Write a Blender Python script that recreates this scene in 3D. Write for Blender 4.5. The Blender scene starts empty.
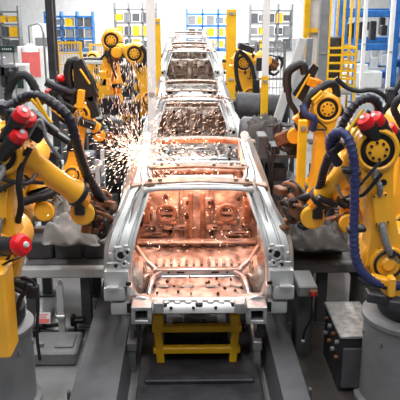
import bpy, bmesh, math, random
from mathutils import Vector as V, Matrix
random.seed(7)
SC = bpy.context.scene
COL = SC.collection
PI = math.pi
# ------------------------------------------------------------------ camera
F, H, PITCH, YAW = 693.0, 3.8, math.radians(16.33), math.radians(1.16)
FWD = V((math.sin(YAW)*math.cos(PITCH), math.cos(YAW)*math.cos(PITCH), -math.sin(PITCH)))
RGT = V((math.cos(YAW), -math.sin(YAW), 0))
UPV = RGT.cross(FWD)
def at(px, py, Y=None, z=None, x=None):
    """world point seen at a place in the photograph, at a known distance, height or side offset"""
    d = FWD + RGT*((px-200)/F) + UPV*((200-py)/F)
    if Y is not None: t = Y/d.y
    elif z is not None: t = (z-H)/d.z
    else: t = x/d.x
    return V((0, 0, H)) + d*t
cam = bpy.data.cameras.new('camera'); cam.sensor_width = 36; cam.lens = 36*F/400; cam.clip_end = 300
co = bpy.data.objects.new('camera', cam); COL.objects.link(co)
co.location = (0, 0, H); co.rotation_euler = (PI/2-PITCH, 0, -YAW)
SC.camera = co
# ------------------------------------------------------------------ materials
def lin(c):
    c = c.lstrip('#'); r = [int(c[i:i+2], 16)/255 for i in (0, 2, 4)]
    return [x/12.92 if x <= .04045 else ((x+.055)/1.055)**2.4 for x in r]
MATS = {}
def mat(name, col, rough=.5, metal=0., var=.12, scale=6., bump=0., bscale=30., emit=0., col2=None, spec=.5, coat=0.):
    if name in MATS: return MATS[name]
    m = bpy.data.materials.new(name); m.use_nodes = True
    nt = m.node_tree; b = nt.nodes['Principled BSDF']
    c = lin(col); 
    tc = nt.nodes.new('ShaderNodeTexCoord')
    nz = nt.nodes.new('ShaderNodeTexNoise'); nz.inputs['Scale'].default_value = scale; nz.inputs['Detail'].default_value = 6
    nt.links.new(tc.outputs['Object'], nz.inputs['Vector'])
    rp = nt.nodes.new('ShaderNodeValToRGB')
    d = lin(col2) if col2 else [x*(1-var) for x in c]
    l = c if col2 else [min(1, x*(1+var)) for x in c]
    rp.color_ramp.elements[0].position = .35; rp.color_ramp.elements[0].color = (*d, 1)
    rp.color_ramp.elements[1].position = .65; rp.color_ramp.elements[1].color = (*l, 1)
    nt.links.new(nz.outputs['Fac'], rp.inputs['Fac']); nt.links.new(rp.outputs['Color'], b.inputs['Base Color'])
    mr = nt.nodes.new('ShaderNodeMapRange'); mr.inputs['To Min'].default_value = max(.02, rough-.08); mr.inputs['To Max'].default_value = min(1, rough+.1)
    nt.links.new(nz.outputs['Fac'], mr.inputs['Value']); nt.links.new(mr.outputs['Result'], b.inputs['Roughness'])
    b.inputs['Metallic'].default_value = metal; b.inputs['Specular IOR Level'].default_value = spec
    b.inputs['Coat Weight'].default_value = coat
    if bump:
        n2 = nt.nodes.new('ShaderNodeTexNoise'); n2.inputs['Scale'].default_value = bscale; n2.inputs['Detail'].default_value = 3
        nt.links.new(tc.outputs['Object'], n2.inputs['Vector'])
        bp = nt.nodes.new('ShaderNodeBump'); bp.inputs['Strength'].default_value = bump; bp.inputs['Distance'].default_value = .02
        nt.links.new(n2.outputs['Fac'], bp.inputs['Height']); nt.links.new(bp.outputs['Normal'], b.inputs['Normal'])
    if emit:
        b.inputs['Emission Color'].default_value = (*c, 1); b.inputs['Emission Strength'].default_value = emit
    MATS[name] = m
    return m
YEL = mat('robot_yellow', '#F7B32C', .36, 0, .07, 3, .05, 60, coat=.25)
YEL2 = mat('safety_yellow', '#E8B418', .45, 0, .12, 4)
ORG = mat('robot_orange', '#F29A14', .4, 0, .12, 5)
BLK = mat('black_rubber', '#17171B', .5, 0, .3, 8)
NAVY = mat('navy_hose', '#27305F', .5, 0, .2, 10)
DNAVY = mat('dark_hose', '#1C1C2A', .45, 0, .25, 10)
DRK = mat('dark_steel', '#35353A', .5, .3, .3, 7, .1)
GRY = mat('machine_grey', '#808285', .5, .1, .12, 4, .05)
LGR = mat('light_grey_paint', '#C3C6C8', .5, 0, .08, 4)
WHT = mat('white_paint', '#E6E8E8', .5, 0, .05, 3)
DGR = mat('dark_grey_paint', '#54565A', .5, .1, .15, 5, .05)
GALV = mat('galvanised_plate', '#A9ABAC', .42, .6, .25, 14, .1, 40)
ZINC = mat('zinc_body_steel', '#CBCED0', .40, .55, .10, 5, .08, 12)
FLOORP = mat('pressed_floor_steel', '#CCC2BA', .42, .35, .2, 8, .45, 18, col2='#8C7A6E')
TINT = mat('painted_spark_glow_steel', '#A98D7C', .5, .3, .2, 9, .3, 20, col2='#75594A')  # copper glow of the sparks painted into the steel colour
HOLE2 = mat('painted_recess_shade', '#3B2A22', .7, 0, .2, 6)  # brown paints the copper-lit darkness inside the holes
RED = mat('red_cap', '#D8121C', .35, 0, .15, 5)
CLOTH = mat('grey_cover_cloth', '#8A8886', .8, 0, .2, 5, .5, 14)
COPP = mat('gun_copper', '#7A5138', .45, .5, .35, 9, .2)
BLUE = mat('blue_paint', '#2F6FB4', .5, 0, .2, 3)
HOLE = mat('hole_black', '#0A0A0B', .8, 0, .1, 5)
PINK = mat('red_board', '#DE6A68', .6, 0, .1, 2)
GREEN = mat('dark_green_sign', '#1F3A36', .5, 0, .1, 3)
DCLOTH = mat('dark_cover_cloth', '#4E4C4B', .8, 0, .25, 5, .5, 14)
ALU = mat('bare_aluminium', '#C9CACC', .3, .8, .1, 9)
# ------------------------------------------------------------------ mesh builder
def basis(d):
    d = d.normalized(); a = V((0, 0, 1)) if abs(d.z) < .9 else V((1, 0, 0))
    u = d.cross(a).normalized(); return u, d.cross(u).normalized()
def crom(pts, n=6, closed=False):
    pts = [V(p) for p in pts]
    if len(pts) < 3: return pts
    out = []
    for i in range(len(pts)-1):
        p0 = pts[i-1] if i else pts[0]*2-pts[1]; p1, p2 = pts[i], pts[i+1]
        p3 = pts[i+2] if i+2 < len(pts) else p2*2-p1
        for k in range(n):
            t = k/n
            out.append(.5*((2*p1)+(p2-p0)*t+(2*p0-5*p1+4*p2-p3)*t*t+(3*p1-p0-3*p2+p3)*t**3))
    out.append(pts[-1]); return out
class MB:
    def __init__(s): s.bm = bmesh.new(); s.mi = 0
    def m(s, i): s.mi = i; return s
    def _f(s, vs):
        try: f = s.bm.faces.new(vs); f.material_index = s.mi; return f
        except ValueError: return None
    def box(s, c, size, rot=None, bev=0., seg=1):
        M = Matrix.Translation(V(c)) @ (rot.to_4x4() if rot is not None else Matrix.Identity(4))
        b = bmesh.new(); bmesh.ops.create_cube(b, size=1)
        for v in b.verts: v.co = V((v.co.x*size[0], v.co.y*size[1], v.co.z*size[2]))
        if bev: bmesh.ops.bevel(b, geom=list(b.edges), offset=min(bev, min(size)*.45), segments=seg, affect='EDGES', profile=.6)
        s.add(b, M); return s
    def add(s, b, M=Matrix.Identity(4)):
        mp = {v: s.bm.verts.new(M @ v.co) for v in b.verts}
        for f in b.faces: s._f([mp[v] for v in f.verts])
        b.free()
    def bar(s, p0, p1, w, h=None, up=None, bev=0.):
        p0, p1 = V(p0), V(p1); d = (p1-p0); L = d.length; d.normalize(); h = h or w
        up = V(up) if up is not None else (V((0, 0, 1)) if abs(d.z) < .95 else V((0, 1, 0)))
        x = d.cross(up).normalized(); u = x.cross(d)
        R = Matrix((x, d, u)).transposed()
        return s.box((p0+p1)/2, (w, L, h), R, bev)
    def lathe(s, prof, p0, d, seg=28, cap=True):
        """prof: (radius, distance along d)"""
        p0, d = V(p0), V(d).normalized(); u, w = basis(d); rings = []
        for r, t in prof:
            rings.append([s.bm.verts.new(p0+d*t+(u*math.cos(a)+w*math.sin(a))*r) for a in [2*PI*k/seg for k in range(seg)]])
        for A, B in zip(rings, rings[1:]):
            for k in range(seg): s._f((A[k], A[(k+1) % seg], B[(k+1) % seg], B[k]))
        if cap: s._f(rings[0][::-1]); s._f(rings[-1])
        return s
    def cyl(s, p0, p1, r, r1=None, seg=24, bev=0.):
        p0, p1 = V(p0), V(p1); L = (p1-p0).length; r1 = r if r1 is None else r1
        pr = [(r, 0), (r1, L)] if not bev else [(r-bev, 0), (r, bev), (r1, L-bev), (r1-bev, L)]
        return s.lathe(pr, p0, p1-p0, seg)
    def tube(s, pts, r, seg=10, smooth=6, rib=0., r1=None):
        pts = crom(pts, smooth) if smooth > 1 else [V(p) for p in pts]
        if rib:
            L = sum((b-a).length for a, b in zip(pts, pts[1:])); n = max(8, int(L/(r*.55)))
            cum = [0]
            for a, b in zip(pts, pts[1:]): cum.append(cum[-1]+(b-a).length)
            q = []; j = 0
            for k in range(n+1):
                t = L*k/n
                while j < len(cum)-2 and cum[j+1] < t: j += 1
                q.append(pts[j].lerp(pts[j+1], (t-cum[j])/max(1e-9, cum[j+1]-cum[j])))
            pts = q
        u = None; rings = []
        for i, p in enumerate(pts):
            d = (pts[min(i+1, len(pts)-1)]-pts[max(i-1, 0)])
            if d.length < 1e-9: d = V((0, 0, 1))
            d.normalize()
            if u is None: u, _ = basis(d)
            u = (u-d*u.dot(d)); u = u.normalized() if u.length > 1e-6 else basis(d)[0]
            w = d.cross(u); f = i/max(1, len(pts)-1)
            rr = (r+(r1-r)*f if r1 is not None else r)*(1-(rib if i % 2 else 0))
            rings.append([s.bm.verts.new(p+(u*math.cos(a)+w*math.sin(a))*rr) for a in [2*PI*k/seg for k in range(seg)]])
        for A, B in zip(rings, rings[1:]):
            for k in range(seg): s._f((A[k], A[(k+1) % seg], B[(k+1) % seg], B[k]))
        s._f(rings[0][::-1]); s._f(rings[-1]); return s
    def prism(s, poly, o, ux, uy, depth, bev=0.):
        """polygon in plane (o,ux,uy) extruded by depth along ux x uy"""
        o, ux, uy = V(o), V(ux), V(uy); n = ux.cross(uy).normalized()
        b = bmesh.new()
        A = [b.verts.new(o+ux*p[0]+uy*p[1]) for p in poly]; B = [b.verts.new(v.co+n*depth) for v in A]
        k = len(A)
        b.faces.new(A[::-1]); b.faces.new(B)
        for i in range(k): b.faces.new((A[i], A[(i+1) % k], B[(i+1) % k], B[i]))
        if bev: bmesh.ops.bevel(b, geom=[e for e in b.edges if e.calc_face_angle(0) > .6], offset=bev, segments=2, affect='EDGES')
        s.add(b); return s
    def ball(s, c, r, sc=(1, 1, 1), seg=20, rot=None):
        b = bmesh.new(); bmesh.ops.create_uvsphere(b, u_segments=seg, v_segments=seg//2, radius=r)
        M = Matrix.Translation(V(c)) @ (rot.to_4x4() if rot is not None else Matrix.Identity(4)) @ Matrix.Diagonal((*sc, 1)); s.add(b, M); return s
    def ring(s, c, axis, R, r, seg=32, n=8):
        c, ax = V(c), V(axis).normalized(); u, w = basis(ax)
        rows = []
        for k in range(seg):
            a = 2*PI*k/seg; e = u*math.cos(a)+w*math.sin(a)
            rows.append([s.bm.verts.new(c+e*(R+r*math.cos(2*PI*j/n))+ax*(r*math.sin(2*PI*j/n))) for j in range(n)])
        for k in range(seg):
            A, B = rows[k], rows[(k+1) % seg]
            for j in range(n): s._f((A[j], A[(j+1) % n], B[(j+1) % n], B[j]))
        return s
    def grid(s, rows):
        R = [[s.bm.verts.new(p) for p in r] for r in rows]
        for A, B in zip(R, R[1:]):
            for k in range(len(A)-1): s._f((A[k], A[k+1], B[k+1], B[k]))
        return s
    def build(s, name, mats, parent=None, solid=0., bevel=0., smooth=35, sub=0):
        bm = s.bm; bmesh.ops.recalc_face_normals(bm, faces=bm.faces)
        off = OFF.get(parent.name, V((0, 0, 0))) if parent else V((0, 0, 0))
        own = None
        if not parent and bm.verts:   # a one-mesh thing keeps its origin at its own base
            own = V((sum(v.co.x for v in bm.verts)/len(bm.verts), sum(v.co.y for v in bm.verts)/len(bm.verts), min(v.co.z for v in bm.verts)))
            off = own
        for v in bm.verts: v.co -= off
        for f in bm.faces: f.smooth = True
        for e in bm.edges:
            if len(e.link_faces) == 2 and e.calc_face_angle(0) > math.radians(smooth): e.smooth = False
        me = bpy.data.meshes.new(name); bm.to_mesh(me); bm.free()
        for q in (mats if isinstance(mats, (list, tuple)) else [mats]): me.materials.append(q)
        o = bpy.data.objects.new(name, me); COL.objects.link(o)
        if own is not None: o.location = own
        if parent: o.parent = parent
        OFF[o.name] = off
        if solid:
            md = o.modifiers.new('thick', 'SOLIDIFY'); md.thickness = solid; md.offset = 0
        if bevel:
            md = o.modifiers.new('bevel', 'BEVEL'); md.width = bevel; md.segments = 2; md.limit_method = 'ANGLE'
        if sub:
            md = o.modifiers.new('sub', 'SUBSURF'); md.levels = md.render_levels = sub
        return o
OFF = {}
def thing(name, label, cat, loc, group=None):
    o = bpy.data.objects.new(name, None); COL.objects.link(o); o.location = loc; o.empty_display_size = .1
    OFF[o.name] = V(loc); return tag(o, label, cat, group)
def tag(o, label, cat, group=None, kind=None):
    o['label'] = label; o['category'] = cat
    if group: o['group'] = group
    if kind: o['kind'] = kind
    return o
def struct(o, label, cat): o['kind'] = 'structure'; o['label'] = label; o['category'] = cat; return o
def lab(o, t): o['label'] = t; return o
def copy_tree(o, parent=None):
    c = o.copy(); COL.objects.link(c)
    if parent: c.parent = parent
    for ch in [q for q in bpy.data.objects if q.parent == o]: copy_tree(ch, c)
    return c
# ------------------------------------------------------------------ car bodies
CX, CY = .12, 6.4
def mirx(p): return V((2*CX-p.x, p.y, p.z))
car = thing('car_body', 'nearest bare steel car body, rear opening lit copper by welding sparks', 'car body', (CX, CY, .66), 'bare car bodies in line on the conveyor')
# stations from the front of the roof rail round the tailgate opening: inner px, outer px, distance, depth direction
ST = [((153,141),(143,139),8.75,(0,.1,-1)), ((151,157),(139,159),7.9,(0,.1,-1)), ((150,173),(134,176),7.15,(0,.3,-1)),
      ((157,186),(129,186),6.93,(0,.8,-.6)), ((150,192),(125,196),6.86,(0,1,-.3)), ((145,208),(119,210),6.74,(0,1,-.2)), ((138,230),(110,228),6.58,(0,1,0)),
      ((133.5,250),(104.5,246),6.47,(0,1,0)), ((131,270),(103.5,266),6.41,(0,1,0)), ((131.5,285),(104,285),6.4,(0,1,0)), ((136,297),(106,302),6.4,(0,1,0))]
def side_strip(mir):
    I = crom([at(*a, Y=y) for a, b, y, n in ST], 5); O = crom([at(*b, Y=y) for a, b, y, n in ST], 5)
    N = crom([V(n).normalized() for a, b, y, n in ST], 5)
    cols = [(0, .12), (0, .0), (.08, -.014), (.10, .045), (.21, .05), (.235, -.008), (.50, -.03), (.53, .012), (.60, .014), (.63, -.028), (.84, -.02), (.87, .012), (.96, .02), (1.0, .045), (1.02, .18)]
    mb = MB(); rows = []
    for i, o, n in zip(I, O, N):
        r = [i.lerp(o, t)+n*q for t, q in cols]
        rows.append([mirx(p) for p in r] if mir else r)
    mb.grid(rows)
    return mb, I, O
for mir in (False, True):
    mb, I, O = side_strip(mir)
    mm = (lambda p: mirx(p)) if mir else (lambda p: p)
    # side skin with door rings, thick posts joining sill, roof rail and pillars
    def xs(z):   # half width by height
        for (z0, x0), (z1, x1) in zip([(.6, .86), (.9, .93), (1.3, .93), (1.55, .86), (1.8, .78), (2.05, .66), (2.3, .6)], [(.9, .93), (1.3, .93), (1.55, .86), (1.8, .78), (2.05, .66), (2.3, .6), (3, .5)]):
            if z <= z1: return x0+(x1-x0)*(z-z0)/(z1-z0)
        return .5
    sgn = 1 if mir else -1
    def sp(y, z, dx=0): return V((CX+sgn*(xs(z)+dx), CY+y, z))
    # quarter panel
    rows = []
    for j in range(9):
        z = .80+j*.078
        rows.append([sp(y, z, .012*math.sin(PI*(y-.1)/1.4)) for y in ([.14, .3, .42, .55] if .80+j*.078 < 1.22 else [.14, .3, .5, .8, 1.1, 1.4])])
    for A, B in zip(rows, rows[1:]):
        n = min(len(A), len(B)); mb.grid([A[:n], B[:n]])
    def post(pts, w):   # pillar as a swept bar in the side plane
        q = crom([sp(*p, -.02) for p in pts], 4); mb.tube(q, w, 8, 1)
    post([(.55, .8), (.62, 1.1), (.85, 1.22), (1.1, 1.15), (1.25, .8)], .05)
    post([(1.25, .76), (2.3, .72), (3.3, .76)], .07)
    post([(2.25, .74), (2.2, 1.3), (2.15, 1.7), (2.2, 2.08)], .06)
    post([(3.3, .76), (3.3, 1.2), (3.25, 1.42)], .06)
    post([(2.35, 2.1), (2.7, 1.95), (3.1, 1.65), (3.3, 1.45), (3.6, 1.36), (4.3, 1.28)], .055)
    post([(3.3, 1.1), (3.5, 1.25), (3.8, 1.25), (4.05, 1.1), (4.1, .9)], .045)
    post([(.62, 1.42), (1.4, 1.45), (2.2, 1.45)], .04)
    s = mb.build('body_side', ZINC, car, solid=.006, smooth=45)
    # tail lamp seat
    tl = MB(); base = at(121, 255, Y=6.40)
    for dx, dz, r in ((0, 0, .034), (.06, .03, .018), (-.05, -.11, .02), (.03, -.09, .013)):
        c = mm(base+V((dx, -.01, dz))); tl.m(0).ring(c, (0, 1, 0), r+.014, .012, 20, 6); tl.m(1).cyl(c+V((0, -.004, 0)), c+V((0, .03, 0)), r, seg=16)
    tl.m(0)
    for (px, py, w, h) in ((118, 247, .10, .018), (113, 263, .13, .02), (127, 265, .05, .05), (126, 246, .05, .03), (110, 256, .03, .07)):
        tl.box(mm(at(px, py, Y=6.40)), (w, .035, h), bev=.008)
    tl.build('tail_lamp_seat', [ZINC, HOLE], s)
    # lower corner block
    cb = MB()
    for (px, py, w, h, yy) in ((117, 277, .24, .17, 6.37), (115, 292, .21, .14, 6.35), (121, 306, .19, .13, 6.36), (113, 286, .12, .03, 6.30), (130, 289, .05, .10, 6.33)):
        cb.m(0).box(mm(at(px, py, Y=yy)), (w, .14, h), bev=.02, seg=2)
    cb.m(1).box(mm(at(129, 308, Y=6.29)), (.04, .02, .10)); cb.box(mm(at(128.5, 284, Y=6.28)), (.05, .02, .03))
    cb.m(0).tube([mm(at(132, 300, Y=6.33)), mm(at(142, 298, Y=6.3)), mm(at(152, 302, Y=6.3))], .02, 8)
    cb.build('corner_bracket', [ZINC, HOLE], s)
# crash boxes with square mouths
for sx, px in ((-1, 142), (1, 256)):
    c = at(px, 310.5, Y=6.22); mb = MB(); w = .155
    for dx, dz, a, b in ((-w/2, 0, .04, .16), (w/2, 0, .04, .16), (0, .07, .195, .04), (0, -.07, .195, .04)):
        mb.box(c+V((dx, 0, dz)), (a, .24, b), bev=.006)
    mb.m(1).box(c+V((0, .06, 0)), (w-.02, .02, .15))
    mb.m(0).box(c+V((.16*-sx, .05, .02)), (.1, .1, .12), bev=.01)
    mb.build('crash_box', [GALV, HOLE], car)
    tb = MB(); h = at(px+4*sx, 320, Y=6.3); tb.cyl(h, h-V((0, 0, .12)), .03); tb.box(h-V((0, 0, .15)), (.09, .05, .08), bev=.01); tb.build('tow_hook', [DRK], car)
# rear valance
zb = at(199, 313.5, Y=6.33).z; zt = at(199, 298, Y=6.45).z
mb = MB()
x0, x1 = at(149, 306, Y=6.35).x, at(250, 306, Y=6.35).x
mb.prism([(0, zb), (.03, zb-.02), (.14, zt-.05), (.14, zt), (.10, zt+.01), (.06, zt-.03), (.02, zt-.06)], (x0, CY-.06, 0), (0, 1, 0), (0, 0, 1), x1-x0)
for k in range(9):
    x = x0+.06+(x1-x0-.12)*k/8; mb.m(0).box((x, CY+.015, zt-.03), (.07, .05, .045), bev=.012)
    if k % 2: mb.m(1).box((x+.05, CY-.052, zb+.055), (.028, .02, .022))
for x in (CX-.36, CX, CX+.36):
    mb.m(2).box((x, CY-.015, zt-.045), (.075, .05, .05), bev=.012)
mb.build('rear_valance', [ZINC, HOLE, DRK], car)
# sill ring bottom of the tailgate opening
mb = MB(); mb.tube([at(135, 294, Y=6.43), at(143, 299.5, Y=6.43), at(165, 300.5, Y=6.43), at(199, 301, Y=6.43), at(233, 300.5, Y=6.43), at(255, 299.5, Y=6.43), at(263, 294, Y=6.43)], .028, 8)
mb.build('tailgate_sill', ZINC, car)
# roof headers and bows
zr = at(199, 178, Y=7.05).z
mb = MB()
def bow(pts, w, t, up=(0, 0, 1)):
    q = crom(pts, 5); rows = []
    for p in q: rows.append([p+V((0, -w/2, -t)), p+V((0, -w/2, 0)), p+V((0, -w*.2, .012)), p+V((0, w*.2, .012)), p+V((0, w/2, 0)), p+V((0, w/2, -t))])
    mb.grid(rows)
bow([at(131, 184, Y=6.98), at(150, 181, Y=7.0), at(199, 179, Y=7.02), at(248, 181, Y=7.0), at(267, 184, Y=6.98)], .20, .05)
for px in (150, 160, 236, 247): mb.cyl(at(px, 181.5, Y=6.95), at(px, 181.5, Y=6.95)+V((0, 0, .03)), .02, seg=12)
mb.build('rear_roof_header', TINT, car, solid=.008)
mb = MB(); mb.tube([at(140, 196, Y=6.88), at(150, 190, Y=6.86), at(165, 188.5, Y=6.86), at(199, 188, Y=6.86), at(233, 188.5, Y=6.86), at(248, 190, Y=6.86), at(258, 196, Y=6.88)], .026, 8)
mb.tube([at(155, 186, Y=6.9), at(199, 184, Y=6.9), at(243, 186, Y=6.9)], .014, 8)
mb.build('tailgate_header', ZINC, car)
mb = MB(); q = at(199, 177, Y=7.1)
mb.box(at(200, 177.3, Y=7.1), (.70, .10, .03), bev=.012, seg=2); mb.build('hinge_reinforcement', WHT, car)
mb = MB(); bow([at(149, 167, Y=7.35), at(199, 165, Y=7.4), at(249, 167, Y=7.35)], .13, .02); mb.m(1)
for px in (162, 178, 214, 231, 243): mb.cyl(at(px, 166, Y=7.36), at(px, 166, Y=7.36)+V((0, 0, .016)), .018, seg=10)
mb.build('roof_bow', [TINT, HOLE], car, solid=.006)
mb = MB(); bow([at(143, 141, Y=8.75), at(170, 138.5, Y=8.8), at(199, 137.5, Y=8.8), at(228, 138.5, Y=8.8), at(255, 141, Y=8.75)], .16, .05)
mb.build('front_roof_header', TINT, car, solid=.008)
# boot floor with pressed ribs
zf = .86; mb = MB()
rows = []
for j in range(30):
    y = CY+.06+j*.052; r = []
    for i in range(41):
        u = (i/40-.5)*2; x = CX+u*.80
        z = zf+.010*math.sin(i*1.57)*(1 if 3 < j < 11 else 0)+(.02 if abs(u) > .62 else 0)-.02*math.cos(j*.8)*(abs(u) < .6)
        z += max(0, j-14)*.009
        if abs(u) > .66 and 2 < j < 13: z -= .17
        r.append(V((x, y, z)))
    rows.append(r)
mb.grid(rows)
mb.m(1)
for _ in range(26):
    x = CX+random.uniform(-.6, .6); y = CY+random.uniform(.12, .7); mb.cyl((x, y, zf+.005), (x, y, zf+.03), random.uniform(.008, .018), seg=10)
mb.m(0)
for x in (-.38, -.12, .14, .4): mb.box((CX+x, CY+.35, zf+.02), (.14, .06, .03), bev=.012)
for k in range(14): mb.box((CX-.55+k*.085, CY+1.05, zf+.05), (.035, .3, .018), bev=.008)
mb.m(1)
for k in range(9): mb.box((CX-.56+k*.14, CY+1.27, zf+.13), (.08, .03, .02), bev=.006)
mb.m(0).box((CX, CY+1.36, zf+.15), (1.42, .12, .04), bev=.012)
mb.build('boot_floor', [FLOORP, HOLE2], car)
# cross member with bolt slots, wheel houses and their stay tubes
cm = MB(); yb = 7.08; zc_ = at(199, 271.5, Y=yb).z
cm.box((CX, yb, zc_), (.98, .09, .085), bev=.012, seg=2); cm.box((CX, yb-.05, zc_-.03), (.92, .05, .02), bev=.006)
cm.m(1)
for x in (-.32, -.21, -.17, .17, .21, .32): cm.box((CX+x, yb-.042, zc_+.008), (.022 if abs(x) > .3 else .045, .012, .018))
cm.build('boot_cross_member', [ALU, HOLE], car)
for sg in (-1, 1):
    wh = MB(); c = V((CX+sg*.62, CY+.50, zf+.02))
    wh.lathe([(.27, 0), (.27, .16), (.24, .2), (.12, .22)], c+V((sg*.16, 0, 0)), (-sg, 0, 0), 30)
    for k in range(5): a = .4+k*.55; wh.ring(c+V((-sg*.05, math.cos(a)*.19, math.sin(a)*.19)), (1, 0, 0), .03, .01, 14, 6)
    w = wh.build('wheel_house', [FLOORP], car)
    st = MB()
    st.tube([V((CX+sg*.44, yb, zc_)), V((CX+sg*.5, yb+.03, zc_+.05)), V((CX+sg*.58, yb+.06, zc_+.12)), V((CX+sg*.68, yb+.1, zc_+.26))], .03, 8)
    st.tube([V((CX+sg*.4, yb-.03, zc_)), V((CX+sg*.47, yb-.2, zc_+.02)), V((CX+sg*.5, yb-.42, zf+.06)), V((CX+sg*.52, yb-.5, zf))], .028, 8)
    st.tube([V((CX+sg*.45, yb-.1, zc_)), V((CX+sg*.55, yb-.26, zc_+.06)), V((CX+sg*.62, yb-.44, zf+.05))], .02, 8)
    st.build('wheel_house_stay', ALU, w)
    ip = MB(); rows = []
    for j in range(12):
        z = zf+.1+j*.095; rows.append([V((CX+sg*(xs(z)-.13-.012*math.sin(i*2.1+j)), CY+.2+i*.14, z)) for i in range(11)])
    ip.grid(rows); ip.m(1)
    for _ in range(12):
        z = random.uniform(zf+.2, zf+.7); y = random.uniform(.3, 1.3); q = V((CX+sg*(xs(z)-.14), CY+y, z)); ip.cyl(q, q+V((-sg*.02, 0, 0)), random.uniform(.02, .05), seg=12)
    ip.build('inner_side_panel', [FLOORP, HOLE], car, solid=.004)
# rear seat bulkhead: two pressed panels, a centre spine, brackets and holes
bh = MB(); yb2 = 7.92; z0, z1 = .92, 1.60
rows = []
for j in range(25):
    z = z0+(z1-z0)*j/24; r = []
    for i in range(61):
        u = (i/60-.5)*2; x = CX+u*.74
        q = .02*math.cos(u*9)*math.sin(j*.5)+(-.05 if abs(u) < .09 else 0)+(.03 if .2 < abs(u) < .28 or abs(u) > .8 else 0)
        r.append(V((x, yb2+q+.10*j/24, z)))
    rows.append(r)
bh.grid(rows)
for sg in (-1, 1):
    for (u, z, w, h) in ((.34, 1.36, .24, .10), (.36, 1.2, .10, .16), (.58, 1.28, .12, .22), (.2, 1.14, .16, .05), (.5, 1.06, .3, .04), (.13, 1.45, .08, .12), (.62, 1.48, .14, .08)):
        bh.m(0).box((CX+sg*u, yb2-.01, z), (w, .07, h), bev=.015, seg=2)
        bh.m(1).box((CX+sg*u+.02, yb2-.046, z+.008), (w*.4, .012, h*.35), bev=.004)
    for _ in range(12):
        x, z = CX+sg*random.uniform(.1, .7), random.uniform(z0+.05, z1-.05)
        bh.m(random.choice((0, 1, 1))).cyl((x, yb2-.035, z), (x, yb2+.05, z), random.uniform(.01, .028), seg=10)
bh.m(2)
for x in (-.07, .07): bh.box((CX+x, yb2-.05, 1.28), (.05, .07, .62), bev=.015)
for sg in (-1, 1):
    bh.ring((CX+sg*.36, yb2-.05, 1.33), (0, 1, 0), .10, .022, 24, 6); bh.box((CX+sg*.36, yb2-.03, 1.21), (.26, .06, .05), bev=.015); bh.box((CX+sg*.60, yb2-.03, 1.35), (.10, .07, .30), bev=.02)
bh.m(0); bh.box((CX, yb2-.06, .97), (1.3, .08, .06), bev=.015)
bh.build('seat_bulkhead', [FLOORP, HOLE2, TINT], car, solid=.004)
# front half: floor, tunnel, dash beam, firewall, engine bay
ff = MB(); ff.box((CX, CY+2.45, .78), (1.5, 1.9, .05), bev=.01); ff.box((CX, CY+2.4, .9), (.28, 1.9, .24), bev=.06, seg=2)
for y in (1.9, 2.5): ff.box((CX, CY+y, .84), (1.5, .12, .1), bev=.02)
ff.build('cabin_floor', TINT, car)
fw = MB(); rows = []
for j in range(8):
    rows.append([V((CX+(i/16-.5)*1.6, CY+3.3+.03*math.sin(i*1.3+j), .78+j*.085)) for i in range(17)])
fw.grid(rows); fw.box((CX, CY+3.42, 1.38), (1.65, .3, .05), bev=.02); fw.build('firewall', TINT, car, solid=.006)
db = MB(); db.cyl((CX-.75, CY+3.05, 1.45), (CX+.75, CY+3.05, 1.45), .035)
for x in (-.6, -.3, -.05, .25, .6): db.box((CX+x, CY+3.0, 1.42), (.07, .14, .16), bev=.015)
db.build('dash_beam', TINT, car)
eb = MB()
for sg in (-1, 1):
    eb.box((CX+sg*.5, CY+3.85, .95), (.12, 1.0, .14), bev=.02); eb.cyl((CX+sg*.58, CY+3.7, .95), (CX+sg*.58, CY+3.7, 1.3), .17, .13)
eb.box((CX, CY+4.35, .98), (1.5, .1, .14), bev=.02); eb.box((CX, CY+4.35, 1.27), (1.55, .09, .05), bev=.015)
for x in (-.7, .7): eb.box((CX+x, CY+4.35, 1.12), (.1, .1, .34), bev=.02)
eb.build('engine_bay_frame', GALV, car)
# further bodies in the line
for dy, dz, l in ((6.4, 0, 'second bare steel car body, directly in front of the nearest one'),
                  (13.2, .4, 'third bare steel car body, raised and seen above the second one'), (20, .4, 'farthest bare car body, only its upper rear showing past the third')):
    c = copy_tree(car); c.location = (CX, CY+dy, .66+dz); c['label'] = l
# ------------------------------------------------------------------ carriers under the bodies
def carrier(loc, lbl, top):
    r = thing('body_carrier', lbl, 'lift frame', loc, 'yellow carriers under the car bodies')
    x, y, z = loc
    f = MB()
    for zz, w in ((top, .94), (top-.25, .92)):
        for yy in (y, y+2.6): f.bar((x-w/2, yy, zz), (x+w/2, yy, zz), .09, .07, bev=.01)
    for sx in (-.43, .43): f.bar((x+sx, y, top), (x+sx, y+2.6, top), .08, .08, bev=.01)
    f.build('frame', YEL2, r)
    for sx in (-1, 1):
        for yy in (y, y+2.6):
            l = MB(); l.bar((x+sx*.41, yy, top), (x+sx*.38, yy, .03), .08, .1, up=(0, 1, 0), bev=.01); l.box((x+sx*.38, yy, .015), (.16, .16, .03)); l.build('leg', YEL2, r)
            q = MB(); q.box((x+sx*.40, yy, top+.1), (.1, .1, .14), bev=.01); q.cyl((x+sx*.40, yy, top+.15), (x+sx*.40, yy, top+.27), .03); q.build('locating_pin', YEL2, r)
    d = MB(); d.box((x, y+.5, .24), (.7, .5, .3), bev=.02); d.box((x, y+.22, .3), (.5, .06, .1), bev=.01)
    for k in range(6): d.cyl((x-.28+k*.11, y+.24, .17), (x-.28+k*.11, y+.2, .17), .02, seg=10)
    d.build('drive_unit', DRK, r)
    for sx in (-.2, .16): 
        w = MB(); w.box((x+sx, y+.1, top-.02+.07), (.12, .05, .05), bev=.01); w.build('clamp', ALU, r)
carrier((CX-.02, 6.62, 0), 'yellow lift frame under the nearest car body', .46)
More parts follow.
